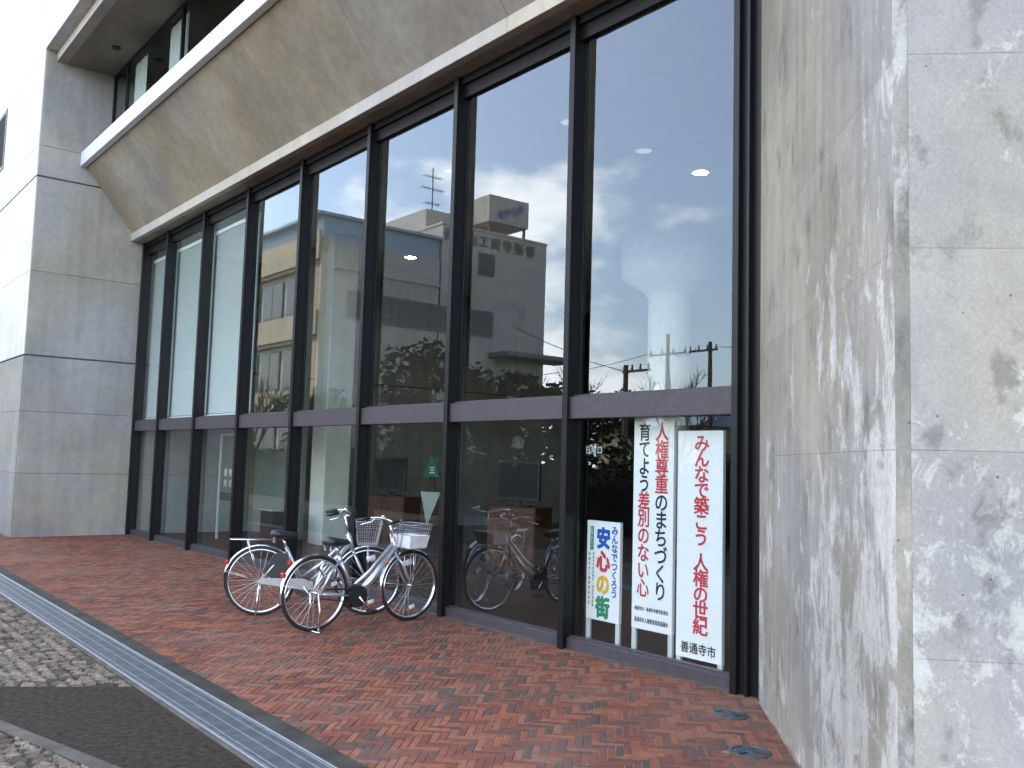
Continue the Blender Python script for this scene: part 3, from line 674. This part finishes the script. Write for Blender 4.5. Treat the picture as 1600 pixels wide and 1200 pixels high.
    hb.tube([(hx-0.035, 0, zb), (hx+0.01, 0, zb+0.012)], 0.014, 8)
    pts = []
    for s_ in (-1, 1):
        pts.append([(hx+0.01, 0, zb+0.012), (hx+0.015, 0.09*s_, zb+0.03), (hx-0.02, 0.17*s_, zb+0.05), (hx-0.09, 0.235*s_, zb+0.05), (hx-0.21, 0.265*s_, zb+0.03)])
    for p_ in pts: hb.tube(p_, 0.011, 8)
    bar = build(hb, 'handlebar', 'chrome')
    for s_ in (-1, 1):
        build(MB().tube([(hx-0.11, 0.242*s_, zb+0.048), (hx-0.225, 0.268*s_, zb+0.028)], 0.0165, 10), 'grip', 'blackpl', bar)
        build(MB().tube([(hx-0.07, 0.21*s_, zb+0.045), (hx-0.09, 0.25*s_, zb+0.005), (hx-0.19, 0.285*s_, zb-0.02)], 0.006, 6), 'brake_lever', 'chrome', bar)
        build(MB().tube([(hx-0.06, 0.21*s_, zb+0.04), (hx+0.06, 0.15*s_, zb+0.07), (hx+0.09, 0.05*s_, zb-0.03), (hx+0.06, 0.02*s_, hz-0.15)], 0.003, 5), 'brake_cable', 'blackpl', bar)
    build(MB().lathe([(0.02, 0), (0.02, 0.012), (0.012, 0.022), (0.003, 0.025)], (hx-0.03, 0.13, zb+0.055), 14), 'bell', 'chrome', bar)
    # basket
    bx0, bx1, bz0, bz1 = hx+0.075, hx+0.33, hz-0.10, hz+0.13
    def rect(z, k):
        a, b, wd = bx0+0.02*(1-k), bx0+(bx1-bx0)*(0.82+0.18*k), 0.15+0.035*k
        return [(a, -wd, z), (b, -wd, z), (b, wd, z), (a, wd, z)]
    wr = MB(); nlev = 5
    for i in range(nlev+1):
        k = i/nlev; rr = rect(bz0+(bz1-bz0)*k, k); wr.tube(rr, 0.0045 if i == nlev else 0.0022, 5, False, True)
    r0, r1 = rect(bz0, 0), rect(bz1, 1)
    for e in range(4):
        for i in range(10):
            k = i/10; a = Vector(r0[e]).lerp(Vector(r0[(e+1) % 4]), k); b = Vector(r1[e]).lerp(Vector(r1[(e+1) % 4]), k); wr.tube([a, b], 0.0018, 4, False)
    for i in range(1, 8):
        k = i/8; wr.tube([Vector(r0[0]).lerp(Vector(r0[3]), k), Vector(r0[1]).lerp(Vector(r0[2]), k)], 0.0018, 4, False)
    bk = build(wr, 'basket', 'wire')
    sy = MB()
    for s_ in (-1, 1): sy.tube([(bx0+0.12, 0.08*s_, bz0), (wb, 0.07*s_, H)], 0.004, 5)
    build(sy, 'basket_stay', 'chrome')
    if v == 'A':                                                     # white plastic liner in the basket
        ln = MB(); a0 = [Vector(p) for p in rect(bz0+0.006, 0.03)]; a1 = [Vector(p) for p in rect(bz0+0.125, 0.55)]
        c0 = sum(a0, Vector())/4; c1 = sum(a1, Vector())/4
        o0 = [c0+(p-c0)*1.03 for p in a0]; o1 = [c1+(p-c1)*1.03 for p in a1]; i0 = [c0+(p-c0)*0.95+Vector((0, 0, .004)) for p in a0]; i1 = [c1+(p-c1)*0.95 for p in a1]
        ln.add(o0+o1+i0+i1, [(3, 2, 1, 0), (8, 9, 10, 11)]+[(j, (j+1) % 4, (j+1) % 4+4, j+4) for j in range(4)]+[(j+12, (j+1) % 4+12, (j+1) % 4+8, j+8) for j in range(4)]+[(j+4, (j+1) % 4+4, (j+1) % 4+12, j+12) for j in range(4)])
        build(ln, 'basket_liner', 'whitepl', bk, False)
    # crank, chain case, pedals
    cs = MB(); 
    def disc(cx, cz, r, y0, y1, n=24): 
        o = [(cx+r*cos(2*pi*j/n), cz+r*sin(2*pi*j/n)) for j in range(n)]; cs.prism(o, 1, y0, y1)
    disc(bb[0], bb[2], 0.098, -0.072, -0.055)
    if v == 'A':
        cs.prism([(bb[0], bb[2]+0.075), (bb[0], bb[2]+0.055), (0.02, H+0.035), (0.02, H+0.045)], 1, -0.07, -0.056)
        cs.prism([(bb[0], bb[2]-0.055), (bb[0], bb[2]-0.065), (0.02, H-0.045), (0.02, H-0.035)], 1, -0.07, -0.056)
        cs.prism([(bb[0]-0.10, bb[2]+0.07), (bb[0]-0.02, bb[2]+0.11), (bb[0]+0.06, bb[2]+0.07), (bb[0]+0.05, bb[2]-0.1), (bb[0]-0.08, bb[2]-0.1)], 1, -0.05, 0.05)
    build(cs, 'chain_guard', 'blackpl', t, False)
    if v == 'B':
        build(MB().prism([(bb[0]+0.09, bb[2]+0.05), (bb[0]-0.02, bb[2]+0.08), (0.02, H+0.035), (-0.03, H), (0.02, H-0.02), (bb[0], bb[2]-0.03), (bb[0]+0.09, bb[2]-0.03)], 1, -0.082, -0.0725), 'chain_case', 'wire', t, False)
    ck = MB(); ca = -0.9
    for s_, a in ((-1, ca), (1, ca+pi)):
        ck.tube([(bb[0], 0.085*s_, bb[2]), (bb[0]+0.165*cos(a), 0.095*s_, bb[2]+0.165*sin(a))], [0.012, 0.009], 8)
    cko = build(ck, 'crank', 'chrome')
    for s_, a in ((-1, ca), (1, ca+pi)):
        x, z = bb[0]+0.165*cos(a), bb[2]+0.165*sin(a)
        build(MB().cbox(x-0.045, x+0.045, (0.11 if s_ > 0 else -0.19), (0.19 if s_ > 0 else -0.11), z-0.012, z+0.012, 0.004), 'pedal', 'blackpl', cko, False)
    # rear light, rack, guard, stand
    if v == 'B':
        rk = MB().tube([(0.13, -0.06, 0.735), (-0.27, -0.06, 0.735), (-0.30, -0.03, 0.735), (-0.30, 0.03, 0.735), (-0.27, 0.06, 0.735), (0.13, 0.06, 0.735)], 0.006, 6)
        for i in range(4): rk.tube([(0.08-i*0.1, -0.06, 0.735), (0.08-i*0.1, 0.06, 0.735)], 0.004, 5)
        for s_ in (-1, 1): rk.tube([(-0.14, 0.06*s_, 0.735), (0, 0.068*s_, H)], 0.005, 5)
        build(rk, 'rear_rack', 'chrome')
        gd = MB()
        for s_ in (-1, 1):
            gd.prism([(0.02, 0.42), (0.16, 0.34), (0.30, 0.36), (0.26, 0.60), (0.16, 0.62)], 1, 0.062*s_-0.002, 0.062*s_+0.002)
        build(gd, 'dress_guard', 'blackpl', t, False)
        build(MB().cbox(0.255, 0.295, -0.08, -0.066, 0.49, 0.54, 0.006), 'lock_reflector', 'redpl', t, False)
    else:
        lk = MB().tube(arc(0.09, 0.55, 0.06, 0.2, 2*pi-0.6, 20, -0.045), 0.011, 8)
        build(lk, 'ring_lock', 'chrome')
        for s_ in (-1, 1): build(MB().tube([(0.02, 0.072*s_, H), (0.10, 0.08*s_, 0.50), (0.2, 0.06*s_, 0.60)], 0.013, 8), 'stay_guard', 'silver')
        build(MB().cbox(hx-0.09, hx-0.05, -0.033, 0.033, hz-0.235, hz-0.20, 0.004), 'frame_badge', 'amber', t, False)
    build(MB().cbox(-0.335, -0.306, -0.025, 0.025, H+0.16, H+0.20, 0.005), 'rear_reflector', 'redpl', t, False)
    sdn = MB()
    if v == 'A':
        for s_ in (-1, 1): sdn.tube([(0, 0.07*s_, H), (0.01, 0.085*s_, 0.2), (-0.015, 0.125*s_, 0.012)], 0.009, 7)
        sdn.tube([(-0.015, -0.15, 0.011), (-0.035, -0.12, 0.010), (-0.035, 0.12, 0.010), (-0.015, 0.15, 0.011)], 0.009, 7)
    else:
        zl = 0.012-0.13*lean*1.0
        sdn.tube([(0, 0.07, H), (0.0, 0.09, 0.2), (-0.02, 0.14, max(0.0, 0.14*-sin(lean))+0.008 if lean < 0 else 0.006)], 0.009, 7)
        sdn.tube([(0, -0.07, H), (-0.01, -0.09, 0.2), (-0.02, -0.15, 0.014)], 0.009, 7)
    build(sdn, 'stand', 'chrome')
    lp = MB().tube([(wb-0.02, 0.07, H+0.20), (wb+0.07, 0.07, H+0.22)], [0.028, 0.036], 12); build(lp, 'headlamp', 'whitepl')
    return t
bicycle('silver bicycle with rear rack and grey wire basket, the farther one from camera', (-4.54, -1.48), (-4.06, -0.55), 0.0, 'B')
bicycle('silver bicycle with white-lined basket and no rear rack, the nearer one to the camera', (-3.53, -1.405), (-3.585, -0.365), 0.0, 'A')

# ================================================================== INSIDE THE HALL
ln0 = None
for i, (x, y, lb) in enumerate(((-3.85, 4.25, 'brightest round ceiling lamp seen through the large right-hand upper pane'), (-3.78, 3.05, 'faint round ceiling lamp high behind the rightmost upper pane'), (-6.15, 1.75, 'small round ceiling lamp seen beside the rooftop antenna reflection'),
        (-6.45, 9.3, 'faint round ceiling lamp just above the mushroom column'), (-3.70, 1.70, 'small round ceiling lamp beside the second mullion from the right'), (-11.2, 4.3, 'round ceiling lamp seen left of centre over the pale parapet reflection'))):
    t = thing('ceiling_lamp', lb, 'lamp', (x, y, 5.57), 0, 'round lamps in the hall ceiling')
    MB().lathe([(0.13, 0), (0.13, -0.02), (0.105, -0.03), (0.10, -0.01)], n=24).build('trim_ring', 'whitepl', t)
    MB().lathe([(0.098, -0.012), (0.098, -0.028), (0.06, -0.034)], n=24).build('lens', 'lamp' if i in (0, 5) else 'lamp_dim', t)
for i, (a, b) in enumerate(bays):
    if i < 5: continue
    t = thing('venetian_blind', ('lowered pale blind in the third upper bay from the left', 'lowered pale blind in the second upper bay from the left', 'lowered pale blind in the leftmost upper bay beside the concrete wall')[i-5], 'blind', ((a+b)/2, 0.24, 0), 0, 'blinds behind the upper glass')
    hw = (b-a)/2-0.03; z = 2.22; sl_ = MB()
    while z < 5.18:
        sl_.add([(-hw, -0.014, z-0.012), (hw, -0.014, z-0.012), (hw, 0.012, z+0.019), (-hw, 0.012, z+0.019), (-hw, -0.0135, z-0.0135), (hw, -0.0135, z-0.0135), (hw, 0.0125, z+0.0175), (-hw, 0.0125, z+0.0175)], [(0, 1, 2, 3), (7, 6, 5, 4), (0, 4, 5, 1)]); z += 0.026
    tag(sl_.build('slats', 'blind', t), kind='stuff')
    CB(-hw, hw, -0.02, 0.02, 2.165, 2.195, 0.004).build('bottom_rail', 'blind', t)
    CB(-hw, hw, -0.025, 0.025, 5.19, 5.25, 0.004).build('head_rail', 'blind', t)
# glass inner door with white lettering
t = thing('inner_door', 'glass inner door with white lettering behind the second lower bay', 'door', (-12.15, 1.2, 0))
for s_ in (-1, 1): CB(s_*0.42-0.02, s_*0.42+0.02, -0.02, 0.02, 0, 1.93, 0.003).build('stile', 'leg', t)
CB(-0.40, 0.40, -0.02, 0.02, 1.89, 1.93, 0.003).build('top_rail', 'leg', t)
B(-0.40, 0.40, -0.004, 0.004, 0.02, 1.89).build('pane', 'glass', t)
CB(-0.30, 0.30, -0.03, -0.01, 0.72, 0.86, 0.003).build('notice_strip', 'blackpl', t)
letters([(c, u, z, 0.15, 0.15, 0.03) for c, u, z in (('案', -0.12, 1.22), ('受', 0.10, 1.22), ('内', -0.12, 1.03), ('付', 0.10, 1.03))], lambda a, b: (a, -0.008, b)).build('lettering', 'whitepl', t)
def cabinet(x, y, wd, label, mon):
    t = thing('display_cabinet', label, 'cabinet', (x, y, 0), 0.25)
    CB(-wd/2, wd/2, 0, 0.4, 0.06, 0.95, 0.006).build('body', 'wood', t)
    for i in (-1, 1):
        d_ = CB(i*wd/4-wd/4+0.01, i*wd/4+wd/4-0.01, -0.018, -0.001, 0.1, 0.91, 0.004).build('door', 'wood', t)
        MB().tube([(i*0.03, -0.03, 0.45), (i*0.03, -0.03, 0.55)], 0.006, 6).build('handle', 'chrome', d_)
    B(-wd/2+0.02, wd/2-0.02, 0.02, 0.38, 0, 0.06).build('plinth', 'blackpl', t)
    m_ = thing('monitor', mon, 'monitor', (x, y+0.1, 0.951), 0.25)
    CB(-0.36, 0.36, 0, 0.05, 0.08, 0.62, 0.006).build('housing', 'blackpl', m_)
    B(-0.33, 0.33, -0.004, -0.0005, 0.12, 0.59).build('screen', 'pit', m_)
    CB(-0.18, 0.18, -0.02, 0.12, 0, 0.02, 0.004).build('foot', 'blackpl', m_); CB(-0.03, 0.03, 0.01, 0.04, 0.02, 0.08, 0.003).build('neck', 'blackpl', m_)
cabinet(-8.9, 2.5, 0.95, 'brown wooden cabinet inside, behind the bicycle handlebars', 'black monitor inside behind the glass above the bicycles')
cabinet(-5.7, 2.6, 0.8, 'brown wooden cabinet inside, behind the third lower pane from the right', 'black monitor inside, seen in the pane right of the bicycles')
t = thing('easel_sign', 'wooden easel with green triangular top and pale pennant behind the glass', 'easel', (-7.35, 2.4, 0), 0.3)
for s_ in (-1, 1): MB().tube([(s_*0.28, 0, 0), (s_*0.04, 0.02, 1.42)], 0.013, 6).build('leg', 'wood', t)
MB().tube([(0, 0.35, 0), (0, 0.04, 1.35)], 0.013, 6).build('back_leg', 'wood', t)
MB().tube([(-0.17, -0.005, 0.72), (0.17, -0.005, 0.72)], 0.012, 6).build('ledge', 'wood', t)
MB().prism([(-0.16, 1.30), (0.16, 1.30), (0, 1.64)], 1, -0.03, -0.015).build('triangle_panel', 'dkgreen', t)
letters([('三', 0.02, 1.40, 0.11, 0.11, 0.02)], lambda a, b: (a, -0.0325, b)).build('mark', 'whitepl', t)
MB().prism([(-0.05, 0.58), (-0.19, 1.08), (0.19, 1.08)], 1, -0.03, -0.018).build('pennant', 'wall_in', t)
t = thing('hanging_sign', 'small dim sign plate inside, high behind the smallest board', 'sign', (-4.0, 2.5, 1.66))
CB(-0.16, 0.16, -0.01, 0.01, 0, 0.14, 0.003).build('plate', 'dark_in', t)
letters([(c, -0.10+0.10*i, 0.07, 0.09, 0.1, 0.02) for i, c in enumerate('日曜口')], lambda a, b: (a, -0.0125, b)).build('lettering', 'curtain', t)
for s_ in (-1, 1): MB().tube([(s_*0.12, 0, 0.14), (s_*0.12, 0, 3.84)], 0.003, 5).build('cord', 'cable', t)
t = thing('reception_counter', 'small low counter inside behind the third lower bay from the left', 'counter', (-11.0, 1.45, 0), 0)
CB(-0.26, 0.26, 0, 0.35, 0.0, 0.60, 0.01).build('body', 'dark_in', t); CB(-0.28, 0.28, -0.03, 0.38, 0.601, 0.63, 0.006).build('top', 'wall_in', t)

# ================================================================== THE OTHER SIDE OF THE FORECOURT (seen in the glass)
GY = 0.26
def ry(yv): return GY-yv
ob = thing('office_building', 'pale office block with brown rooftop lettering reflected in the glass', 'building', (0, 0, 0))
X0 = -33.1
# main block: long face to +Y with balconies, end face to +X
B(-58, X0, ry(19.7), ry(13.6), 0, 11.40).build('main_block', 'o_grey', ob)
B(-58, X0-0.15, ry(19.75), ry(13.4), 11.40, 12.45).build('top_storey', 'o_blue', ob)
B(-58.2, X0+0.1, ry(19.75), ry(13.0), 12.45, 12.58).build('roof_slab', 'o_blue', ob)
for (z0, z1) in ((10.40, 11.72), (6.95, 8.10), (3.4, 4.6)):
    CB(-58, X0+0.0, ry(13.12)-0.15, ry(13.12), z0, z1, 0.02).build('balcony_wall', 'o_cream', ob)
for z in (10.25, 6.80, 3.25): B(-58, X0-0.01, ry(13.599), ry(13.271), z, z+0.15).build('balcony_floor', 'o_cream', ob)
CB(X0-1.0, X0-0.02, ry(13.598), ry(13.30), 0, 11.4, 0.02).build('corner_column', 'o_cream', ob)
for z0, z1 in ((8.25, 10.0), (4.75, 6.6), (0.9, 3.0)):
    for i in range(8):
        a = X0-1.6-i*2.6
        f_ = B(a-2.2, a, ry(13.59), ry(13.52), z0, z1).build('window', 'o_frame', ob)
        for k in (0, 1): B(a-2.15+k*1.08, a-1.13+k*1.08, ry(13.519), ry(13.50), z0+0.06, z1-0.06).build('pane', 'o_win', f_)
CB(X0+0.002, X0+0.06, ry(19.78), ry(13.7), 10.05, 10.17, 0.01).build('ledge', 'o_grey', ob)
# window band on the shaded end face
fb = B(X0+0.002, X0+0.05, ry(23.2), ry(14.6), 7.85, 9.2).build('window_band', 'o_frame', ob)
for i in range(8): B(X0+0.051, X0+0.06, ry(14.7+i*1.07+0.98), ry(14.7+i*1.07), 7.95, 9.1).build('pane', 'o_win', fb)
# stair tower with lettering
B(-41, X0+0.001, ry(26.75), ry(19.8), 0, 13.28).build('tower', 'o_grey', ob)
CB(-41.05, X0+0.05, ry(26.8), ry(19.75), 13.28, 13.40, 0.01).build('tower_coping', 'o_grey', ob)
letters([(c, ry(25.6)+i*0.77, 12.78, 0.66, 0.66, 0.03) for i, c in enumerate('善通寺商工会議所')], lambda a, b: (X0+0.04, a, b), (10, 0, 0)).build('lettering', 'letter', ob)
lv = B(X0+0.0015, X0+0.07, ry(23.25), ry(22.2), 11.05, 12.2).build('louvre', 'o_frame', ob)
for i in range(9): B(X0+0.071, X0+0.10, ry(23.2), ry(22.25), 11.1+i*0.12, 11.17+i*0.12).build('louvre_blade', 'o_win', lv)
CB(X0-0.5, X0+1.5, ry(28.0), ry(23.0), 6.85, 7.08, 0.02).build('entrance_canopy', 'o_frame', ob)
B(-40, -35.6, ry(24.2), ry(20.4), 13.4, 14.7).build('penthouse', 'o_grey', ob)
sb = CB(-35.2, X0-0.05, ry(25.5), ry(22.85), 13.98, 15.42, 0.03).build('sign_box', 'o_grey', ob)
for x in (-35.0, X0-0.25):
    for yv in (23.0, 25.35): B(x-0.06, x+0.06, ry(yv)-0.06, ry(yv)+0.06, 13.40, 13.979).build('sign_post', 'rust', ob)
lg = MB(); lc = (ry(24.2), 14.74)
for k in range(2):                       # two wavy strokes
    pts_ = [(-0.42, 0.16), (-0.18, 0.33), (0.02, 0.06), (0.16, 0.16), (0.36, -0.07), (0.1, -0.24), (-0.12, -0.07), (-0.2, -0.11)]
    lg.prism([(lc[0]+1.25*(a-0.38+k*0.72), lc[1]+1.35*(b+0.05-k*0.24)) for a, b in pts_], 0, X0-0.049, X0-0.035-k*0.004)
lg.build('logo', 'logo', sb)
an = thing('antenna', 'tall television antenna mast on the office roof in the reflection', 'antenna', (-36.3, ry(21.2), 14.701))
MB().tube([(0, 0, 0), (0, 0, 2.5)], 0.035, 6).build('mast', 'cable', an)
for z, ln_ in ((2.0, 1.1), (1.35, 1.3), (0.55, 0.9)):
    MB().tube([(0, -ln_/2, z), (0, ln_/2, z)], 0.022, 5).build('boom', 'cable', an)
    e = MB()
    for k in range(6): yy = -ln_/2+ln_*k/5; e.tube([(-0.3, yy, z), (0.3, yy, z)], 0.012, 4)
    e.build('elements', 'cable', an)

def leafy(name, label, x, y, h, rx, zc, mat, seed, n=2600, sz=0.17, group=None, cat='tree'):
    r = random.Random(seed); t = thing(name, label, cat, (x, y, 0), 0, group)
    tr = MB().tube([(0, 0, -0.05), (0.05, 0.03, h*0.35), (0.0, 0.08, h*0.8)], [0.16, 0.12, 0.04], 8)
    for k in range(7):
        a = r.uniform(0, 6.28); z = h*r.uniform(0.3, 0.7); tr.tube([(0.03, 0.04, z), (rx*0.7*cos(a), rx*0.7*sin(a), z+h*0.18)], [0.05, 0.012], 5)
    tr.build('trunk', 'bark', t)
    cl = [(r.uniform(-.6, .6)*rx, r.uniform(-.6, .6)*rx, zc+r.uniform(-.42, .42)*(h-zc)*2*0.8, rx*r.uniform(.32, .55)) for _ in range(16)]
    mb = MB()
    for _ in range(n):
        c = r.choice(cl); a, b = r.uniform(0, 6.28), math.acos(r.uniform(-1, 1)); q = c[3]*r.uniform(0.55, 1.05)
        p = Vector((c[0]+q*sin(b)*cos(a), c[1]+q*sin(b)*sin(a), c[2]+q*cos(b)*0.85))
        if p.z < 0.3 or p.z > h: continue
        u = Vector((r.gauss(0, 1), r.gauss(0, 1), r.gauss(0, 1))).normalized(); v_ = u.orthogonal().normalized(); s_ = sz*r.uniform(.6, 1.3)
        mb.add([p-u*s_, p+v_*s_*.45, p+u*s_, p-v_*s_*.45], [(0, 1, 2, 3)])
    mb.build('crown', mat, t)
def bare(label, x, y, h, seed, group='leafless trees across the forecourt'):
    r = random.Random(seed); t = thing('bare_tree', label, 'tree', (x, y, 0), 0, group)
    tk = MB(); br = MB()
    def grow(p, d, ln_, rad, lev):
        pts = [p]; dd = d
        for k in range(3): dd = (dd+Vector((r.gauss(0, .12), r.gauss(0, .12), 0.06))).normalized(); pts.append(pts[-1]+dd*ln_/3)
        (tk if lev == 0 else br).tube(pts, [rad, rad*.85, rad*.72, rad*.6], 6 if lev < 2 else 4, False)
        if lev >= 4: return
        for k in range(4 if lev else 5):
            q = r.uniform(.45, 1.0); i = min(2, int(q*3)); b0 = pts[i].lerp(pts[i+1], q*3-i)
            nd = (dd+Vector((r.gauss(0, .55), r.gauss(0, .55), r.uniform(.0, .5)))).normalized()
            grow(b0, nd, ln_*r.uniform(.5, .72), rad*.5, lev+1)
    grow(Vector((0, 0, -0.05)), Vector((0, 0, 1)), h*0.42, h*0.022, 0)
    tk.build('trunk', 'bark', t); br.build('branches', 'bark', t)
TG = 'evergreen trees before the office block'
leafy('evergreen_tree', 'dark evergreen tree reflected left of centre, tallest before the office end face', -24.0, ry(12.6), 6.0, 2.0, 3.6, 'leaf', 1, 3400, group=TG)
leafy('evergreen_tree', 'dark evergreen tree reflected low in the third bay from the right', -21.8, ry(14.6), 5.0, 1.9, 3.0, 'leaf', 2, 3000, group=TG)
leafy('evergreen_tree', 'dark evergreen tree reflected below the office name lettering', -21.0, ry(17.2), 4.6, 2.0, 2.8, 'leaf', 3, 3000, group=TG)
leafy('evergreen_tree', 'dark evergreen tree reflected behind the bicycles', -29.5, ry(11.6), 4.3, 1.6, 2.6, 'leaf', 4, 2200, group=TG)
leafy('evergreen_tree', 'small dark evergreen reflected beside the short utility pole', -27.5, ry(28.0), 5.6, 1.0, 4.2, 'leaf', 5, 1500, group=TG)
bare('leafless tree reflected at the right end of the office block', -22.0, ry(19.6), 7.2, 21)
bare('leafless tree reflected beside the second mullion from the right', -18.6, ry(20.5), 6.4, 22)
bare('leafless tree reflected at the far right near the dark jamb', -14.2, ry(22.5), 6.0, 23)
bare('leafless tree reflected before the sunlit balconies on the left', -33.5, ry(10.8), 6.4, 24)
def pole(label, x, y, h, arms, brace=None, mat='pole'):
    t = thing('utility_pole', label, 'pole', (x, y, 0), 0, 'utility poles across the forecourt')
    MB().tube([(0, 0, -0.05), (0, 0, h)], [0.17, 0.11], 10).build('shaft', mat, t)
    for z, a0, a1 in arms:
        am = CB(a0, a1, -0.05, 0.05, z, z+0.11, 0.01).build('crossarm', mat, t)
        for k in range(4): xx = a0+0.1+(a1-a0-0.2)*k/3; MB().lathe([(0.05, 0), (0.06, 0.08), (0.03, 0.12), (0.05, 0.2), (0.02, 0.24)], (xx, 0, z+0.11), 8).build('insulator', 'cable', am)
    if brace: MB().tube([(brace, 0, -0.05), (0, 0, h*0.83)], 0.08, 8).build('brace', mat, t)
    return t
P1 = (-31.5, ry(35.0)); P2 = (-28.4, ry(35.0)); P3 = (-25.2, ry(25.0))
pole('pale braced utility pole reflected in the middle of the right pane', P1[0], P1[1], 9.3, ((8.1, -1.4, 1.4),), 1.1)
pole('dark utility pole reflected nearest the dark jamb', P2[0], P2[1], 8.6, ((8.1, -1.5, 0.5),), None, 'bark')
pole('short dark utility pole reflected left in the right pane', P3[0], P3[1], 6.2, ((5.85, -0.2, 1.5),), None, 'bark')
def wire(a, b, sag, label):
    a, b = Vector(a), Vector(b); pts = [a.lerp(b, i/16)-Vector((0, 0, sag*4*(i/16)*(1-i/16))) for i in range(17)]
    tag(MB().tube(pts, 0.018, 4, False).build('power_cable', 'cable'), label, 'cable', 'power cables across the forecourt')
wire((P1[0], P1[1], 8.35), (P2[0]-1, P2[1], 8.3), 0.35, 'upper power cable slung between the two taller utility poles')
wire((P1[0]-1.3, P1[1], 8.3), (-46, ry(30), 6.9), 0.5, 'power cable running from the braced pole towards the office block')
wire((P3[0], P3[1], 5.9), (-33.0, ry(24.5), 8.6), 0.2, 'taut cable rising from the short pole to the office tower wall')
wire((P2[0]+0.4, P2[1], 8.3), (-8, ry(37), 8.6), 0.6, 'power cable leaving the dark pole to the right')
# low hedge and far houses
hb = thing('hedge', 'tall dark evergreen hedge across the forecourt seen in the lower panes', 'hedge', (0, 0, 0))
r = random.Random(5); mb = MB()
for _ in range(16000):
    hx_ = r.uniform(-34, -3); top = 1.9+0.35*sin(hx_*0.9)+0.25*sin(hx_*2.3+1)
    p = Vector((hx_, ry(r.uniform(9.2, 10.4)), r.uniform(0.05, top))); u = Vector((r.gauss(0, 1), r.gauss(0, 1), r.gauss(0, 1))).normalized(); v_ = u.orthogonal().normalized(); s_ = r.uniform(.07, .15)
    mb.add([p-u*s_, p+v_*s_*.5, p+u*s_, p-v_*s_*.5], [(0, 1, 2, 3)])
tag(mb.build('foliage', 'leaf2', hb), kind='stuff')
B(-34, -3, ry(10.1), ry(9.5), -0.05, 1.45).build('inner_growth', 'twig', hb)
for i, (x, yv, wd, dp, h, mt, lb) in enumerate(((-38, 44, 9, 8, 4.2, 'o_cream', 'low cream house far behind the utility poles'), (-27, 46, 8, 8, 3.9, 'o_grey', 'low grey house far behind the poles, right of the cream one'), (-16, 44, 9, 8, 4.4, 'o_cream', 'cream house far off at the right of the street'))):
    t = thing('house', lb, 'house', (x, ry(yv), 0), 0, 'far houses across the street')
    B(-wd/2, wd/2, -dp/2, dp/2, -0.05, h).build('wall', mt, t)
    MB().prism([(-dp/2-0.5, h), (dp/2+0.5, h), (0, h+1.5)], 0, -wd/2-0.4, wd/2+0.4).build('roof', 'o_blue', t)
    for k in (-1, 1): B(k*wd/4-0.8, k*wd/4+0.8, dp/2, dp/2+0.04, 1.0, 2.3).build('window', 'o_win', t)
    B(-0.45, 0.45, dp/2, dp/2+0.05, 0, 2.0).build('door', 'wood', t)

COL.objects.unlink(_fo); bpy.data.objects.remove(_fo)
